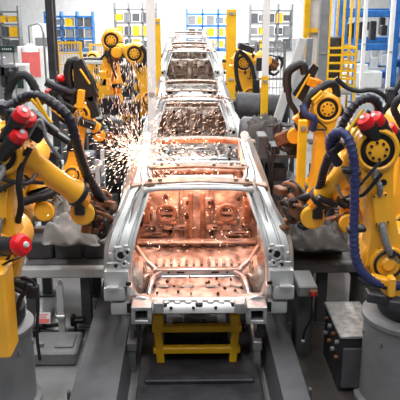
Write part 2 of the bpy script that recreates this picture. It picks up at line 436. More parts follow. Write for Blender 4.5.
carrier((CX-.02, 13.02, 0), 'yellow lift frame under the second car body', .46)
carrier((CX-.02, 19.8, 0), 'yellow lift frame under the third car body, raised', .86)
carrier((CX-.02, 26.6, 0), 'yellow lift frame under the farthest car body', .86)
# ------------------------------------------------------------------ welding robots
GRP = 'yellow welding robots along the line'
def robot(label, Y, S, E, W, wr, tip, base, ped=1.0, k=1., fy=0., wy=.5, ty=.9, motors=(), detail=2, drum=.40, gunmat=None, bracket=None, smot=None, pedmat=None, aw=1., z0=0.):
    """S,E shoulder and elbow (px), W forearm end, wr wrist, tip electrode (px); base (x offset in px units of S) ; fy,wy,ty distance offsets of arm end, wrist, gun"""
    Sx, Ex = at(*S, Y=Y), at(*E, Y=Y); Wp = at(*W, Y=Y+fy); Wr = at(*wr, Y=Y+wy); T = at(*tip, Y=Y+ty)
    bx = base; sg = -1 if bx > 0 else 1       # sg: towards the car
    root = thing('welding_robot', label, 'robot', (bx, Y+.1, z0), GRP)
    # pedestal
    pd = MB(); R = drum*k
    pd.lathe([(R*1.12, z0), (R*1.12, z0+.04), (R, z0+.06), (R, ped-.06), (R*1.06, ped-.05), (R*1.06, ped-.01), (R*1.02, ped), (R*.55, ped)], (bx, Y+.1, 0), (0, 0, 1), 40)
    if detail > 1:
        for a in range(10): 
            t = a*2*PI/10; pd.cyl((bx+R*1.0*math.cos(t), Y+.1+R*1.0*math.sin(t), ped-.2), (bx+R*1.04*math.cos(t), Y+.1+R*1.04*math.sin(t), ped-.2), .022, seg=10)
    pd.build('pedestal', pedmat or GRY, root)
    # turret and shoulder
    tt_ = MB(); tt_.lathe([(.3*k, 0), (.33*k, .05), (.33*k, .16), (.28*k, .22)], (bx, Y+.1, ped), (0, 0, 1), 32); tt_.build('turntable', DRK, root)
    tu = MB()
    a = V((bx, Y+.1, ped+.18)); tu.bar(a, Sx+V((0, .1, 0)), .40*k, .34*k, up=(0, 1, 0), bev=.04)
    tu.cyl(Sx+V((0, -.13*k, 0)), Sx+V((0, .36*k, 0)), .215*k, bev=.02, seg=32)
    if detail:
        tu.m(1)
        for q in range(10):
            t_ = q*2*PI/10; tu.cyl((bx+.3*k*math.cos(t_), Y+.1+.3*k*math.sin(t_), ped+.1), (bx+.3*k*math.cos(t_), Y+.1+.3*k*math.sin(t_), ped+.185), .018, seg=8)
    tu.build('turret', [YEL, DRK], root)
    if detail:
        sc = MB(); f = Sx+V((0, -.21*k, 0))
        sc.lathe([(.15*k, 0), (.16*k, .01), (.16*k, .06*k)], f, (0, 1, 0), 30); sc.m(1).ring(f+V((0, -.004, 0)), (0, 1, 0), .12*k, .014*k)
        sc.m(0).lathe([(.05*k, 0), (.07*k, .02)], f-V((0, .02, 0)), (0, 1, 0), 20)
        sc.build('shoulder_cover', [YEL, BLK], root)
    if smot:
        p = at(*smot[0], Y=smot[2]); q = at(*smot[1], Y=smot[3]); d = (q-p).normalized()
        mo = MB(); mo.lathe([(.085, 0), (.085, .1), (.075, .11), (.075, .24), (.09, .25)], p, d, 24)
        o = mo.build('motor', DRK, root); c = MB(); c.lathe([(.085, 0), (.095, .02), (.095, .07), (.07, .1), (.03, .105)], p+d*.25, d, 10); c.m(1).lathe([(.028, 0), (.02, .02)], p+d*.355, d, 10)
        lab(c.build('motor_cap', [RED, LGR], o), 'red motor cap')
    # lower arm: profiled casting in the plane of swing
    d = (Ex-Sx); L = d.length; u = d.normalized(); n = V((0, 1, 0)).cross(u)*-1
    if n.x*sg < 0: n = -n                       # n points to the car side
    w0, wm, w1 = .19*k*aw, .115*k*aw, .19*k*aw
    prof = []
    for i in range(21):
        t = i/20; w = wm+(w0-wm)*max(0, 1-t*2.6)**1.6+(w1-wm)*max(0, (t-.68)/.32)**1.6; prof.append((t*L, w))
    poly = [(t, w) for t, w in prof]+[(t, -w*.95) for t, w in prof[::-1]]
    la = MB(); ax = n
    nn = u.cross(ax)
    o0 = Sx+V((0, -.17*k, 0)) if nn.y > 0 else Sx+V((0, .09*k, 0))
    la.prism(poly, o0, u, ax, .26*k, bev=.015*k if detail else 0)
    arm = la.build('lower_arm', YEL, root)
    if detail > 1:
        ap = MB(); m = Sx+u*L*.5+V((0, -.185*k, 0))+ax*.02; Rm = Matrix((ax, V((0, 1, 0)), u)).transposed()
        ap.box(m, (.13*k, .04, .29*k), Rm, bev=.01)
        for a_ in (-1, 1):
            for b_ in (-1, 1): ap.m(1).cyl(m+ax*a_*.05*k+u*b_*.125*k+V((0, -.026, 0)), m+ax*a_*.05*k+u*b_*.125*k, .009, seg=8)
        lab(ap.build('access_panel', [YEL, DRK], arm), 'raised yellow access panel')
        cd = MB(); cd.tube([m+u*.12*k, m+u*.22*k+V((0, -.05, 0)), m+u*.30*k+ax*.03*k+V((0, -.02, 0)), m+u*.36*k], .028, 10, 6, .18)
        cd.build('flexible_conduit', GRY, arm); cd = MB(); cd.tube([m-u*.13*k, m-u*.2*k+V((0, -.03, 0)), m-u*.34*k-ax*.02*k+V((0, -.04, 0)), m-u*.48*k-ax*.08*k, m-u*.56*k-ax*.2*k], .035, 10, 6, .18)
        cd.build('flexible_conduit', GRY, arm)
        ho = MB()
        for tt, w_ in ((.12, .05), (.3, .02), (.72, -.03)): ho.cyl(Sx+u*L*tt+ax*w_+V((0, -.178*k, 0)), Sx+u*L*tt+ax*w_, .028, seg=16)
        ho.build('casting_hole', HOLE, arm)
    # elbow
    fd = (Wp-Ex).normalized()
    el = MB(); el.cyl(Ex+V((0, -.12*k, 0)), Ex+V((0, .38*k, 0)), .205*k, bev=.02, seg=36)
    bk = Ex-fd*.16*k+V((0, .2*k, 0)); el.bar(Ex+fd*.05+V((0, .2*k, 0)), bk-fd*.06*k, .26*k, .26*k, up=(0, 1, 0), bev=.03)
    if detail > 1:
        for a in range(22):
            t = a*2*PI/22; el.cyl(Ex+V((.2*k*math.cos(t), .14*k, .2*k*math.sin(t))), Ex+V((.2*k*math.cos(t), .24*k, .2*k*math.sin(t))), .026*k, seg=8)
    eo = el.build('elbow_housing', YEL, root)
    ec = MB(); f = Ex+V((0, -.2*k, 0))
    ec.lathe([(.165*k, .0), (.19*k, .012), (.19*k, .09*k)], f, (0, 1, 0), 36, cap=False)
    ec.lathe([(.148*k, .012), (.165*k, .0)], f, (0, 1, 0), 36, cap=False)
    ec.m(1).lathe([(.10*k, .024), (.15*k, .024)], f, (0, 1, 0), 30, cap=False); ec.lathe([(.148*k, .012), (.148*k, .062)], f, (0, 1, 0), 30, cap=False)
    ec.m(0).lathe([(.04*k, -.01), (.1*k, .0), (.105*k, .055)], f, (0, 1, 0), 30)
    if detail:
        ec.m(1)
        for a in range(8): t = a*PI/4+.2; ec.cyl(f+V((.072*k*math.cos(t), -.016, .072*k*math.sin(t))), f+V((.072*k*math.cos(t), .01, .072*k*math.sin(t))), .013*k, seg=8)
    ec.build('elbow_cover', [YEL, BLK], eo)
    # wrist motors at the back of the forearm
    for (mp, md, my) in motors:
        q = at(*mp, Y=Y+my); dd = (at(*md, Y=Y+my+.1)-q).normalized(); m_ = MB()
        m_.lathe([(.075*k, 0), (.075*k, .05), (.065*k, .06), (.065*k, .26*k)], q+dd*.06*k, dd, 20); mo = m_.build('motor', BLK, root)
        c = MB(); c.lathe([(.03*k, -.03*k), (.062*k, -.02*k), (.07*k, 0), (.07*k, .07*k), (.06*k, .09*k)], q, dd, 10); c.m(1).lathe([(.022*k, -.042*k), (.022*k, -.028*k)], q, dd, 10)
        lab(c.build('motor_cap', [RED, LGR], mo), 'red motor cap')
    # forearm
    fl = (Wp-Ex).length; fo = MB()
    fo.lathe([(.15*k, .06*k), (.15*k, .2*k), (.115*k, .27*k), (.10*k, fl*.6), (.092*k, fl-.16*k), (.118*k, fl-.04*k), (.12*k, fl)], Ex+V((0, .1*k, 0)), Wp-Ex-V((0, .1*k, 0)), 28)
    far = fo.build('forearm', YEL, root)
    fr = MB(); fr.lathe([(.122*k, 0), (.13*k, .01), (.13*k, .05*k), (.1*k, .07*k)], Wp, fd, 28); fr.build('flange', BLK, far)
    # wrist
    wm_ = MB(); wm_.bar(Wp+fd*.05*k, Wr, .15*k, .17*k, up=(0, 1, 0), bev=.03); wm_.ball(Wr, .10*k, (1, .9, 1)); wo = wm_.build('wrist', ORG, root)
    wc = MB(); cd_ = (V((0, 0, H))-Wr); cd_ = V((cd_.x*.4-sg*.1, cd_.y, -.1)).normalized()
    wc.lathe([(.10*k, 0), (.115*k, .01), (.115*k, .05*k), (.10*k, .062*k), (.03*k, .066*k)], Wr+cd_*.10*k, cd_, 28); wc.m(1).lathe([(.09*k, 0), (.122*k, .005), (.122*k, .06*k), (.1*k, .064*k)], Wr+cd_*.045*k, cd_, 28)
    wc.build('wrist_cover', [YEL, BLK], wo)
    # weld gun
    g = MB(); gd = (T-Wr).normalized(); gl = (T-Wr).length; gs = gd.cross(V((0, 0, 1))).normalized(); gu = gs.cross(gd)
    g.box(Wr+gd*.17*k, (.2*k, .22*k, .2*k), Matrix((gs, gd, gu)).transposed(), bev=.03)
    g.cyl(Wr+gd*.2*k+gu*.05, Wr+gd*gl*.62+gu*.08, .07*k, .05*k)
    g.m(1).tube([Wr+gd*.2*k+gu*.1*k, Wr+gd*gl*.5+gu*.2*k, Wr+gd*gl*.85+gu*.17*k, T+gu*.03*k], .045*k, 10, r1=.02*k)
    g.tube([Wr+gd*.2*k-gu*.08*k, Wr+gd*gl*.5-gu*.17*k, Wr+gd*gl*.85-gu*.15*k, T-gu*.03*k], .045*k, 10, r1=.02*k)
    if detail:
        g.m(0).tube([Wr-gd*.05+gs*.1*k, Wr+gd*.2*k+gs*.2*k-gu*.05, Wr+gd*gl*.6+gs*.12*k-gu*.1], .02*k, 8); g.m(2).tube([Wr+gu*.12*k, Wr+gd*.3*k+gu*.24*k, Wr+gd*gl*.7+gu*.2*k], .016*k, 8)
        g.m(0).box(Wr+gd*gl*.45-gu*.04, (.12*k, .2*k, .1*k), Matrix((gs, gd, gu)).transposed(), bev=.02)
    if detail > 1:
        rr = random.Random(int(abs(bx)*100)); Rg = Matrix((gs, gd, gu)).transposed()
        for _ in range(16):
            q = Wr+gd*rr.uniform(.1, .75)*gl+gs*rr.uniform(-.16, .16)+gu*rr.uniform(-.22, .16)
            g.m(rr.choice((0, 0, 1, 2))).box(q, (rr.uniform(.04, .1), rr.uniform(.06, .16), rr.uniform(.03, .1)), Rg, bev=.012)
        for _ in range(7):
            a_, b_ = rr.uniform(-.1, .2), rr.uniform(.4, .9); e_ = V((rr.uniform(-.1, .1), rr.uniform(-.15, .05), rr.uniform(-.3, .1)))
            g.m(rr.choice((0, 2, 2))).tube([Wr+gd*a_*gl+gu*rr.uniform(-.1, .15), Wr+gd*(a_+b_)*.5*gl+e_, Wr+gd*b_*gl+gs*rr.uniform(-.1, .1)], rr.uniform(.012, .028), 8)
        for sg_ in (-1, 1): wm2 = MB(); wm2.box(Wp.lerp(Wr, .6)+V((0, sg_*.1*k, 0)), (.1*k, .04, .2*k), bev=.015); wm2.cyl(Wp.lerp(Wr, .55)+V((0, sg_*.1*k-.03, 0)), Wp.lerp(Wr, .55)+V((0, sg_*.1*k+.03, 0)), .035*k, seg=12); wm2.build('wrist_cheek', ORG if sg_ > 0 else DRK, wo)
    go = g.build('weld_gun', [COPP, gunmat or COPP, BLK], root)
    if detail:
        rr = random.Random(len(label))
        for q in range(2 if detail > 1 else 3):
            o_ = V((0, -.2*k-rr.uniform(0, .08), 0)); cb_ = MB()
            a_, b_ = Sx.lerp(Ex, rr.uniform(.55, .95)), Ex.lerp(Wp, rr.uniform(.3, .95)); m_ = (a_+b_)/2+V((sg*rr.uniform(-.05, .12), -.05, rr.uniform(-.2, .12)))
            cb_.tube([a_+o_, m_+o_*.9, b_+V((0, -.13*k, rr.uniform(-.05, .1)))], rr.uniform(.009, .02), 8); cb_.build('cable', rr.choice((BLK, BLK, DRK, GRY)), root)
        for q in range(3):
            t_ = rr.uniform(.1, .8); c_ = Ex.lerp(Wp, t_*.7)+V((rr.uniform(-.04, .04), -.13*k, .08*k)); MB().box(c_, (.09*k, .06*k, .05*k), Matrix.Rotation(rr.uniform(-1, 1), 3, 'Y'), bev=.012).build('cable_clip', BLK, root)
    return root
def hose(root, name, pts, r, m=None, rib=.1, lbl=None, seg=12):
    o = MB().tube([at(p[0], p[1], Y=p[2]) for p in pts], r, seg, 7, rib).build(name, m or DNAVY, root)
    if lbl: lab(o, lbl)
    return o
def rods(root, pts, r=.012, m=None):
    mb = MB()
    for a, b in pts: mb.cyl(at(*a[:2], Y=a[2]), at(*b[:2], Y=b[2]), r, seg=8)
    return mb.build('hose_guide', m or YEL2, root)
def pieces(root, name, items, m, bev=.012):
    """solid brackets: (px, py, Y, width, depth, height, tilt)"""
    for px, py, Y, w, d, h, t in items: MB().box(at(px, py, Y=Y), (w, d, h), Matrix.Rotation(math.radians(t), 3, 'Y'), bev=bev).build(name, m, root)
# right, nearest
Y1 = 5.9
R1 = robot('large robot at the right front, blue hose looping down its lower arm', Y1, (382, 256), (372, 146), (324, 196), (311, 213), (279, 198), 2.14, ped=.92, motors=(((364, 120), (378, 142), -.22), ((375, 118), (388, 138), -.16), ((388, 128), (402, 150), .2)), fy=.35, wy=.55, ty=1.0, drum=.44)
hose(R1, 'dress_hose', [(380, 118, Y1+.05), (377, 103, Y1), (369, 98, Y1-.05), (358, 102, Y1-.08), (349, 113, Y1-.1), (340, 130, Y1-.08), (331, 150, Y1-.02), (324, 170, Y1+.15), (317, 192, Y1+.4), (300, 199, Y1+.7)], .042, DNAVY, .2, 'thick dark corrugated hose over the forearm')
hose(R1, 'dress_hose', [(338, 163, Y1+.05), (331, 152, Y1-.05), (330, 141, Y1-.12), (336, 133, Y1-.2), (345, 134, Y1-.25), (351, 146, Y1-.3), (354, 165, Y1-.32), (354.5, 200, Y1-.32), (354, 238, Y1-.33), (357, 262, Y1-.35), (368, 278, Y1-.35), (385, 285, Y1-.3), (405, 286, Y1-.2)], .044, NAVY, .18, 'blue corrugated hose')
rods(R1, [((346, 134, Y1-.2), (363, 110, Y1-.2)), ((352, 136, Y1-.2), (367, 113, Y1-.2))], .014)
pieces(R1, 'hose_clamp', [(351, 171, Y1-.3, .16, .1, .05, 10), (356, 229, Y1-.3, .16, .1, .05, -8), (336, 148, Y1-.1, .12, .12, .07, -40), (327, 201, Y1+.2, .2, .12, .05, 20)], BLK)
pieces(R1, 'cable_bracket', [(372, 127, Y1+.0, .22, .2, .08, -35), (360, 118, Y1-.05, .2, .1, .05, -40), (352, 148, Y1-.05, .08, .2, .2, -40)], DRK)
pieces(R1, 'junction_box', [(374, 296, Y1-.35, .15, .14, .09, 10), (396, 304, Y1-.35, .17, .14, .1, 8)], DRK)
MB().cyl(at(392, 254, Y=Y1-.23), at(392, 254, Y=Y1-.05), .036, seg=18).build('casting_hole', HOLE, R1)
MB().bar(at(382, 236, Y=Y1-.02), at(410, 238, Y=Y1), .24, .3, up=(0, 1, 0), bev=.04).build('turret_arm', YEL, R1)
pieces(R1, 'stop_block', [(391, 286, Y1-.35, .06, .1, .18, 0), (380, 280, Y1-.3, .17, .1, .07, 15)], YEL)
# left, nearest
L1 = robot('large robot at the left edge, red capped motors at its elbow', Y1, (2, 243), (4, 150), (76, 192), (84, 209), (111, 214), -1.86, ped=.85, fy=.35, wy=.55, ty=1.05, motors=(((20, 134), (6, 150), -.32), ((23, 113), (12, 130), -.35), ((29, 117), (16, 134), -.2)), smot=((-3, 247), (9, 246), Y1-.42, Y1-.5), drum=.38, aw=1.15)
hose(L1, 'dress_hose', [(20, 128, Y1+.1), (10, 118, Y1+.2), (2, 108, Y1+.2), (14, 104, Y1+.3), (26, 97, Y1+.3), (42, 97, Y1+.2), (58, 107, Y1+.15), (70, 120, Y1+.15), (76, 140, Y1+.2), (85, 170, Y1+.4), (96, 190, Y1+.6), (106, 204, Y1+.9)], .05, DNAVY, .18, 'thick dark hose reaching over to the weld gun')
rods(L1, [((31, 99, Y1), (52, 123, Y1)), ((36, 98, Y1), (47, 117, Y1))], .014)
pieces(L1, 'cable_bracket', [(14, 121, Y1-.1, .12, .1, .2, 10), (34, 130, Y1, .2, .14, .14, 35), (12, 133, Y1-.2, .16, .1, .1, 0), (44, 122, Y1+.1, .3, .1, .05, 40), (55, 133, Y1+.2, .3, .1, .05, 35)], BLK)
hose(L1, 'cable_loop', [(30, 148, Y1-.1), (22, 165, Y1-.15), (19, 185, Y1-.2), (21, 205, Y1-.15), (18, 222, Y1-.1)], .03, BLK, .1)
hose(L1, 'cable_loop', [(26, 140, Y1-.1), (40, 120, Y1-.1), (47, 140, Y1-.1), (60, 158, Y1)], .016, GRY, 0)
pieces(L1, 'turret_block', [(0, 309, Y1-.5, .2, .3, .78, 0)], YEL, .02)
hose(L1, 'floor_cable', [(16, 280, Y1-.2), (26, 278, Y1-.25), (36, 287, Y1-.2), (38, 305, Y1-.1), (37, 335, Y1), (40, 360, Y1)], .016, BLK, .1)
hose(L1, 'floor_cable', [(14, 288, Y1-.3), (24, 292, Y1-.3), (30, 284, Y1-.3), (20, 300, Y1-.3), (16, 316, Y1-.25)], .024, BLK, .1)
hose(L1, 'floor_cable', [(0, 267, Y1-.45), (8, 262, Y1-.5), (18, 258, Y1-.4), (26, 254, Y1-.1)], .01, BLK, 0)
pieces(L1, 'junction_box', [(20, 283, Y1-.25, .12, .1, .08, 10), (33, 291, Y1-.2, .1, .1, .12, 0)], BLK)
# second pair
Y2 = 9.5
R2 = robot('right hand robot behind the large blue hosed one, elbow disc facing out', Y2, (318, 196), (325, 107), (303, 126), (294, 134), (276, 141), 1.95, ped=1.0, fy=.2, wy=.3, ty=.4, motors=(((327, 97), (332, 107), -.05), ((333, 98), (338, 108), .1)), detail=1, gunmat=DRK)
hose(R2, 'dress_hose', [(337, 97, Y2), (335, 86, Y2), (328, 84, Y2-.05), (318, 90, Y2-.1), (310, 97, Y2-.1), (305, 108, Y2-.1), (301, 122, Y2)], .06, BLK, .1, 'thick black hose over the elbow')
hose(R2, 'dress_hose', [(303, 105, Y2-.2), (306, 114, Y2-.25), (314, 119, Y2-.25), (312, 130, Y2-.2)], .055, NAVY, .1, 'blue hose under the forearm')
rods(R2, [((312, 100, Y2-.2), (322, 91, Y2-.2)), ((314, 103, Y2-.2), (324, 94, Y2-.2))], .02)
fr_ = MB(); fr_.tube([at(*p, Y=Y2+.2) for p in ((288, 92), (287, 80), (289, 71), (298, 65), (303, 66), (305, 74))], .06, 10)
fr_.tube([at(*p, Y=Y2+.2) for p in ((288, 90), (290, 102), (296, 112), (298, 124))], .04, 10)
fr_.prism([(0, 0), (.28, .42), (.36, .36), (.16, -.12)], at(292, 94, Y=Y2+.2), (1, 0, 0), (0, 0, 1), -.12, bev=.02); fr_.m(1).cyl(at(296, 98, Y=Y2+.0), at(310, 74, Y=Y2+.0), .014, seg=8)
lab(fr_.build('cable_carrier', [BLK, YEL2], R2), 'black cable carrier frame')
pieces(R2, 'arm_bracket', [(312, 82, Y2+.2, .14, .2, .12, 20), (320, 82, Y2+.3, .3, .12, .06, 30), (300, 117, Y2, .2, .14, .1, -40)], ORG)
L2 = robot('left robot standing behind the large left front one, black hoses over its raised arm', Y2, (74, 172), (81, 113), (96, 128), (100, 134), (118, 142), -1.65, ped=1.0, k=.75, fy=.2, wy=.3, ty=.4, motors=(((60, 77), (66, 86), -.05), ((48, 91), (54, 100), .0)), detail=1, gunmat=DRK)
pieces(L2, 'arm_bracket', [(81, 99, Y2-.1, .1, .12, .26, 8), (85, 90, Y2, .1, .1, .3, -12), (62, 112, Y2-.2, .3, .2, .1, 40)], YEL)
hose(L2, 'dress_hose', [(46, 82, Y2-.1), (54, 86, Y2-.1), (64, 90, Y2-.1), (74, 92, Y2-.05), (80, 84, Y2)], .06, DNAVY, .1, 'thick dark hose lying across the robot')
hose(L2, 'dress_hose', [(70, 88, Y2), (68, 72, Y2), (71, 62, Y2), (78, 62, Y2), (85, 72, Y2), (92, 85, Y2), (92, 100, Y2), (86, 118, Y2)], .065, BLK, .1, 'black hose looping over the top')
pieces(L2, 'cable_box', [(67, 108, Y2-.1, .2, .2, .16, 30), (70, 121, Y2, .3, .2, .12, 35), (93, 106, Y2, .12, .2, .3, -15), (88, 124, Y2-.2, .2, .12, .1, 20), (60, 100, Y2, .3, .2, .14, 20)], BLK)
hose(L2, 'dress_hose', [(58, 96, Y2-.2), (66, 112, Y2-.25), (72, 132, Y2-.25), (70, 150, Y2-.2)], .05, BLK, .15, 'black hose hanging beside the lower arm')
fr_ = MB(); fr_.prism([(0, 0), (.0, .3), (.12, .36), (.3, -.1), (.22, -.22)], at(74, 86, Y=Y2-.1), (1, 0, 0), (0, 0, 1), -.16, bev=.02); fr_.box(at(66, 97, Y=Y2), (.3, .2, .2), bev=.03); fr_.box(at(58, 93, Y=Y2-.1), (.2, .1, .1), bev=.03)
fr_.m(1).cyl(at(80, 69, Y=Y2-.25), at(90, 84, Y=Y2-.25), .014, seg=8); lab(fr_.build('cable_carrier', [BLK, YEL2], L2), 'black cable carrier frame')
# low middle pair
Y15 = 7.7
LM = robot('low left robot with a round yellow wrist disc, half hidden behind the near left arm', Y15, (12, 215), (26, 158), (38, 190), (46, 208), (66, 214), -2.38, ped=.6, drum=.3, fy=.0, wy=.0, ty=.2, detail=1, gunmat=DRK)
hose(LM, 'dress_hose', [(36, 165, Y15-.2), (42, 160, Y15-.2), (54, 172, Y15-.1), (57, 186, Y15-.1), (48, 195, Y15-.2), (36, 198, Y15-.2), (24, 202, Y15-.2)], .05, BLK, .1, 'black hose curled round the forearm')
hose(LM, 'dress_hose', [(36, 175, Y15-.3), (44, 179, Y15-.3), (52, 180, Y15-.25)], .02, GRY, 0, 'grey cable')
RM = robot('low right robot with a round yellow wrist disc, half hidden behind the blue hose', Y15, (376, 225), (352, 168), (347, 200), (347, 220), (326, 226), 2.3, ped=.6, drum=.3, fy=.0, wy=.0, ty=.2, detail=1, gunmat=DRK)
hose(RM, 'dress_hose', [(332, 150, Y15), (334, 165, Y15-.2), (331, 180, Y15-.2), (336, 198, Y15-.2), (346, 206, Y15-.2)], .045, BLK, .1, 'black hose round the forearm')
RE = robot('yellow robot cut by the right edge, behind the blue hosed one', 7.0, (400, 222), (412, 128), (372, 150), (366, 158), (352, 168), 2.78, ped=1.0, detail=1, fy=.5, wy=.6, ty=.8, gunmat=DRK, aw=1.3)
hose(RE, 'dress_hose', [(410, 140, 6.8), (398, 118, 6.8), (394, 108, 6.8), (400, 98, 6.8), (410, 96, 6.8)], .04, BLK, .1, 'black hose at the elbow')
# far pairs
Y3 = 15.0
R3 = robot('yellow robot beyond the grey ducts, right of the second car body', Y3+1.5, (250, 94), (243, 62), (262, 56), (266, 60), (280, 70), 1.5, ped=1.25, z0=1.05, detail=1, fy=.3, wy=.3, ty=.4, gunmat=DRK, drum=.52, pedmat=DRK, aw=1.5, k=1.15)
hose(R3, 'dress_hose', [(258, 92, Y3+1), (254, 76, Y3+1), (250, 62, Y3+1), (240, 52, Y3+1), (236, 60, Y3+1), (237, 78, Y3+1), (241, 92, Y3+1)], .05, BLK, .08)
pieces(R3, 'cable_bracket', [(246, 48, Y3+1, .36, .3, .14, 20), (262, 64, Y3+1, .25, .2, .3, 0), (256, 88, Y3+1, .15, .2, .4, 0)], BLK)
L3 = robot('far left yellow robot with a long arm hanging straight down', Y3, (104, 92), (112, 40), (117, 84), (118, 98), (120, 110), -2.35, ped=1.2, detail=1, fy=0, wy=0, ty=0, gunmat=DRK, k=1.05)
pieces(L3, 'arm_bracket', [(105, 88, Y3-.4, .24, .3, .42, 0), (104, 78, Y3-.4, .14, .3, .3, 0)], YEL)
L4 = robot('far left robot showing a round elbow disc beside the white column', Y3-.6, (150, 98), (135, 53), (120, 48), (117, 52), (113, 60), -1.45, ped=1.0, detail=1, fy=.4, wy=.4, ty=.4, gunmat=DRK, k=1.0)
hose(L4, 'dress_hose', [(141, 46, Y3-.9), (146, 54, Y3-.9), (143, 64, Y3-.9), (136, 66, Y3-.9)], .05, BLK, .08)
hose(L4, 'dress_hose', [(122, 70, Y3-.9), (126, 80, Y3-.9), (131, 86, Y3-.9), (130, 92, Y3-.9), (126, 86, Y3-.9)], .05, BLK, .08)
for lbl, Yf, S_, E_, W_, w_, t_, b_ in (('small yellow robot far back beside the third car body, right side', 21.5, (236, 78), (233, 54), (226, 62), (224, 66), (219, 70), 1.65),
        ('small yellow robot far back, left of the third car body', 20.5, (148, 78), (154, 50), (158, 57), (159, 60), (162, 65), -1.75),
        ('distant yellow robot under the cable gantry at the left', 23., (88, 78), (93, 58), (101, 62), (104, 66), (110, 70), -3.3)):
    robot(lbl, Yf, S_, E_, W_, w_, t_, b_, ped=1.0, detail=0, fy=0, wy=0, ty=0, gunmat=DRK)
# ------------------------------------------------------------------ setting
fm = mat('shop_floor', '#8E8F90', .32, 0, .14, 1.2, .04, 20, col2='#77787A')
f = MB(); f.box((0, 28, -.05), (60, 70, .1)); struct(f.build('floor', fm), 'grey painted factory floor', 'floor')
f = MB(); f.box((0, 60, 6), (60, .3, 12)); struct(f.build('wall_back', WHT), 'white far wall of the hall', 'wall')
for n, x in (('wall_left', -29.8), ('wall_right', 29.8)):
    f = MB(); f.box((x, 28, 6), (.3, 64, 12)); struct(f.build(n, WHT), 'white side wall of the hall, '+n[5:], 'wall')
def one(name, label, cat, mb, m, group=None, **kw):
    return tag(mb.build(name, m, **kw), label, cat, group)
# conveyor bed and guards
mb = MB(); mb.box((CX, 17, .04), (1.25, 24, .08), bev=.01)
for k in range(20): mb.box((CX, 6.2+k*1.2, .1), (1.1, .12, .05), bev=.01)
struct(one('conveyor_bed', 'dark conveyor bed under the row of car bodies', 'conveyor', mb, DRK), 'dark conveyor bed under the row of car bodies', 'conveyor')
for sx, nm in ((-1, 'left'), (1, 'right')):
    mb = MB(); x = CX+sx*.86 if sx > 0 else -.85; hw = .17 if sx > 0 else .26
    mb.prism([(-hw, .0), (hw, 0), (hw-.05, .34), (.05-hw, .34)] , (x, 5.0, 0), (1, 0, 0), (0, 0, 1), -22, bev=.01)
    for k in range(11): mb.box((x+sx*(hw-.025), 5.6+k*2, .2), (.03, .05, .3), bev=.005)
    tag(mb.build('conveyor_guard', DGR), 'long dark grey guard rail along the %s side of the conveyor' % nm, 'guard rail', 'guards of the conveyor')
for sx, px, nm in ((-1, 132, 'left'), (1, 257, 'right')):
    mb = MB(); p = at(px, 345, Y=6.55); mb.bar((p.x, 6.5, .30), (p.x, 11.9, .30), .10, .10, bev=.01)
    for k in range(6): mb.bar((p.x, 6.55+k*.9, .25), (p.x, 6.55+k*.9, 0), .07, .07)
    mb.cyl((p.x, 6.62, .34), (p.x, 6.62, .6), .03)
    tag(mb.build('support_rail', ALU if sx > 0 else GRY), 'pale steel support rail under the %s side of the nearest car body' % nm, 'rail', 'support rails')
mb = MB(); mb.box((2.35, 8.2, .006), (2.6, 6, .012))  # thin sheet making this part of the floor darker, with cross strips
for k in range(5): mb.box((2.35, 5.8+k*1.2, .012), (2.6, .03, .008))
one('dark_floor_sheet', 'thin darker sheet on the floor right of the conveyor, under the grey cabinet', 'floor plate', mb, mat('dark_floor_tone', '#4A4644', .5, .3, .2, 4))
# fixture tables beside the line
def table(label, x0, x1, y, top, m, cat='fixture table', beam=True, dep=1.1):
    r = thing('fixture_table', label, cat, ((x0+x1)/2, y, 0)); c = (x0+x1)/2
    t = MB(); t.box((c, y+dep/2, top), (x1-x0, dep, .12), bev=.015); t.build('table_top', m, r)
    b = MB(); b.box((c, y-.02, top+.0), (x1-x0+.06, .15, .12), bev=.015)
    for k in range(5): b.cyl((x0+.1+(x1-x0-.2)*k/4, y-.1, top-.03), (x0+.1+(x1-x0-.2)*k/4, y-.07, top-.03), .018, seg=10)
    b.build('front_beam', LGR if m is GRY else GRY, r)
    for x in (x0+.1, x1-.34):
        for yy in (y+.1, y+dep-.1):
            l = MB(); l.box((x, yy, (top-.06)/2), (.12, .12, top-.06), bev=.01); l.box((x, yy, .012), (.2, .2, .024)); l.build('leg', DGR, r)
    u = MB()
    for i in range(3): u.box((x0+.2+(x1-x0-.4)*i/2, y+.45, top+.06+.11), ((x1-x0)/3.4, .5, .22), bev=.02)
    u.build('clamp_block', DGR, r)
    u = MB()
    for zz in (top+.30, top+.46): u.bar((x0, y+.6, zz), (x1, y+.6, zz), .1, .08, bev=.01)
    for x in (x0+.04, x1-.04, c): u.bar((x, y+.62, top+.05), (x, y+.62, top+.5), .07, .07, up=(0, 1, 0), bev=.01)
    u.build('upper_frame', GRY, r)
    return r
TL = table('grey fixture table with a long front beam, left of the nearest car body', -1.95, -.86, 7.55, .74, GRY)
TR = table('dark grey fixture table with a long front beam, right of the nearest car body', 1.12, 1.95, 7.55, .78, DGR)
# crumpled covers
def cover(label, pxs, Y, zc, w, d, h, seed):
    rnd = random.Random(seed); c = at(*pxs, Y=Y); mb = MB(); rows = []
    nx, ny = 60, 44
    ph = [(rnd.uniform(-9, 9), rnd.uniform(-9, 9), rnd.uniform(0, 6), rnd.uniform(.008, .026)) for _ in range(14)]
    for j in range(ny+1):
        v = j/ny*2-1; r = []
        for i in range(nx+1):
            u = i/nx*2-1; e = max(abs(u), abs(v))
            z = h*(1-max(0, abs(u))**5)*(1-abs(v)**6)
            z += sum(a*(1-2*abs(math.sin(fx*u+fy*v+p))) for fx, fy, p, a in ph)*(.4+.6*(1-e))
            r.append(c+V((u*w/2+.03*math.sin(7*v+seed), v*d/2+.03*math.sin(6*u), max(0, z)-h*.5)))
        rows.append(r)
    mb.grid(rows); return tag(mb.build('machine_cover', DCLOTH if 'dark' in label else CLOTH, solid=.008, smooth=80), label, 'cover', 'grey cloth covers over the fixtures')
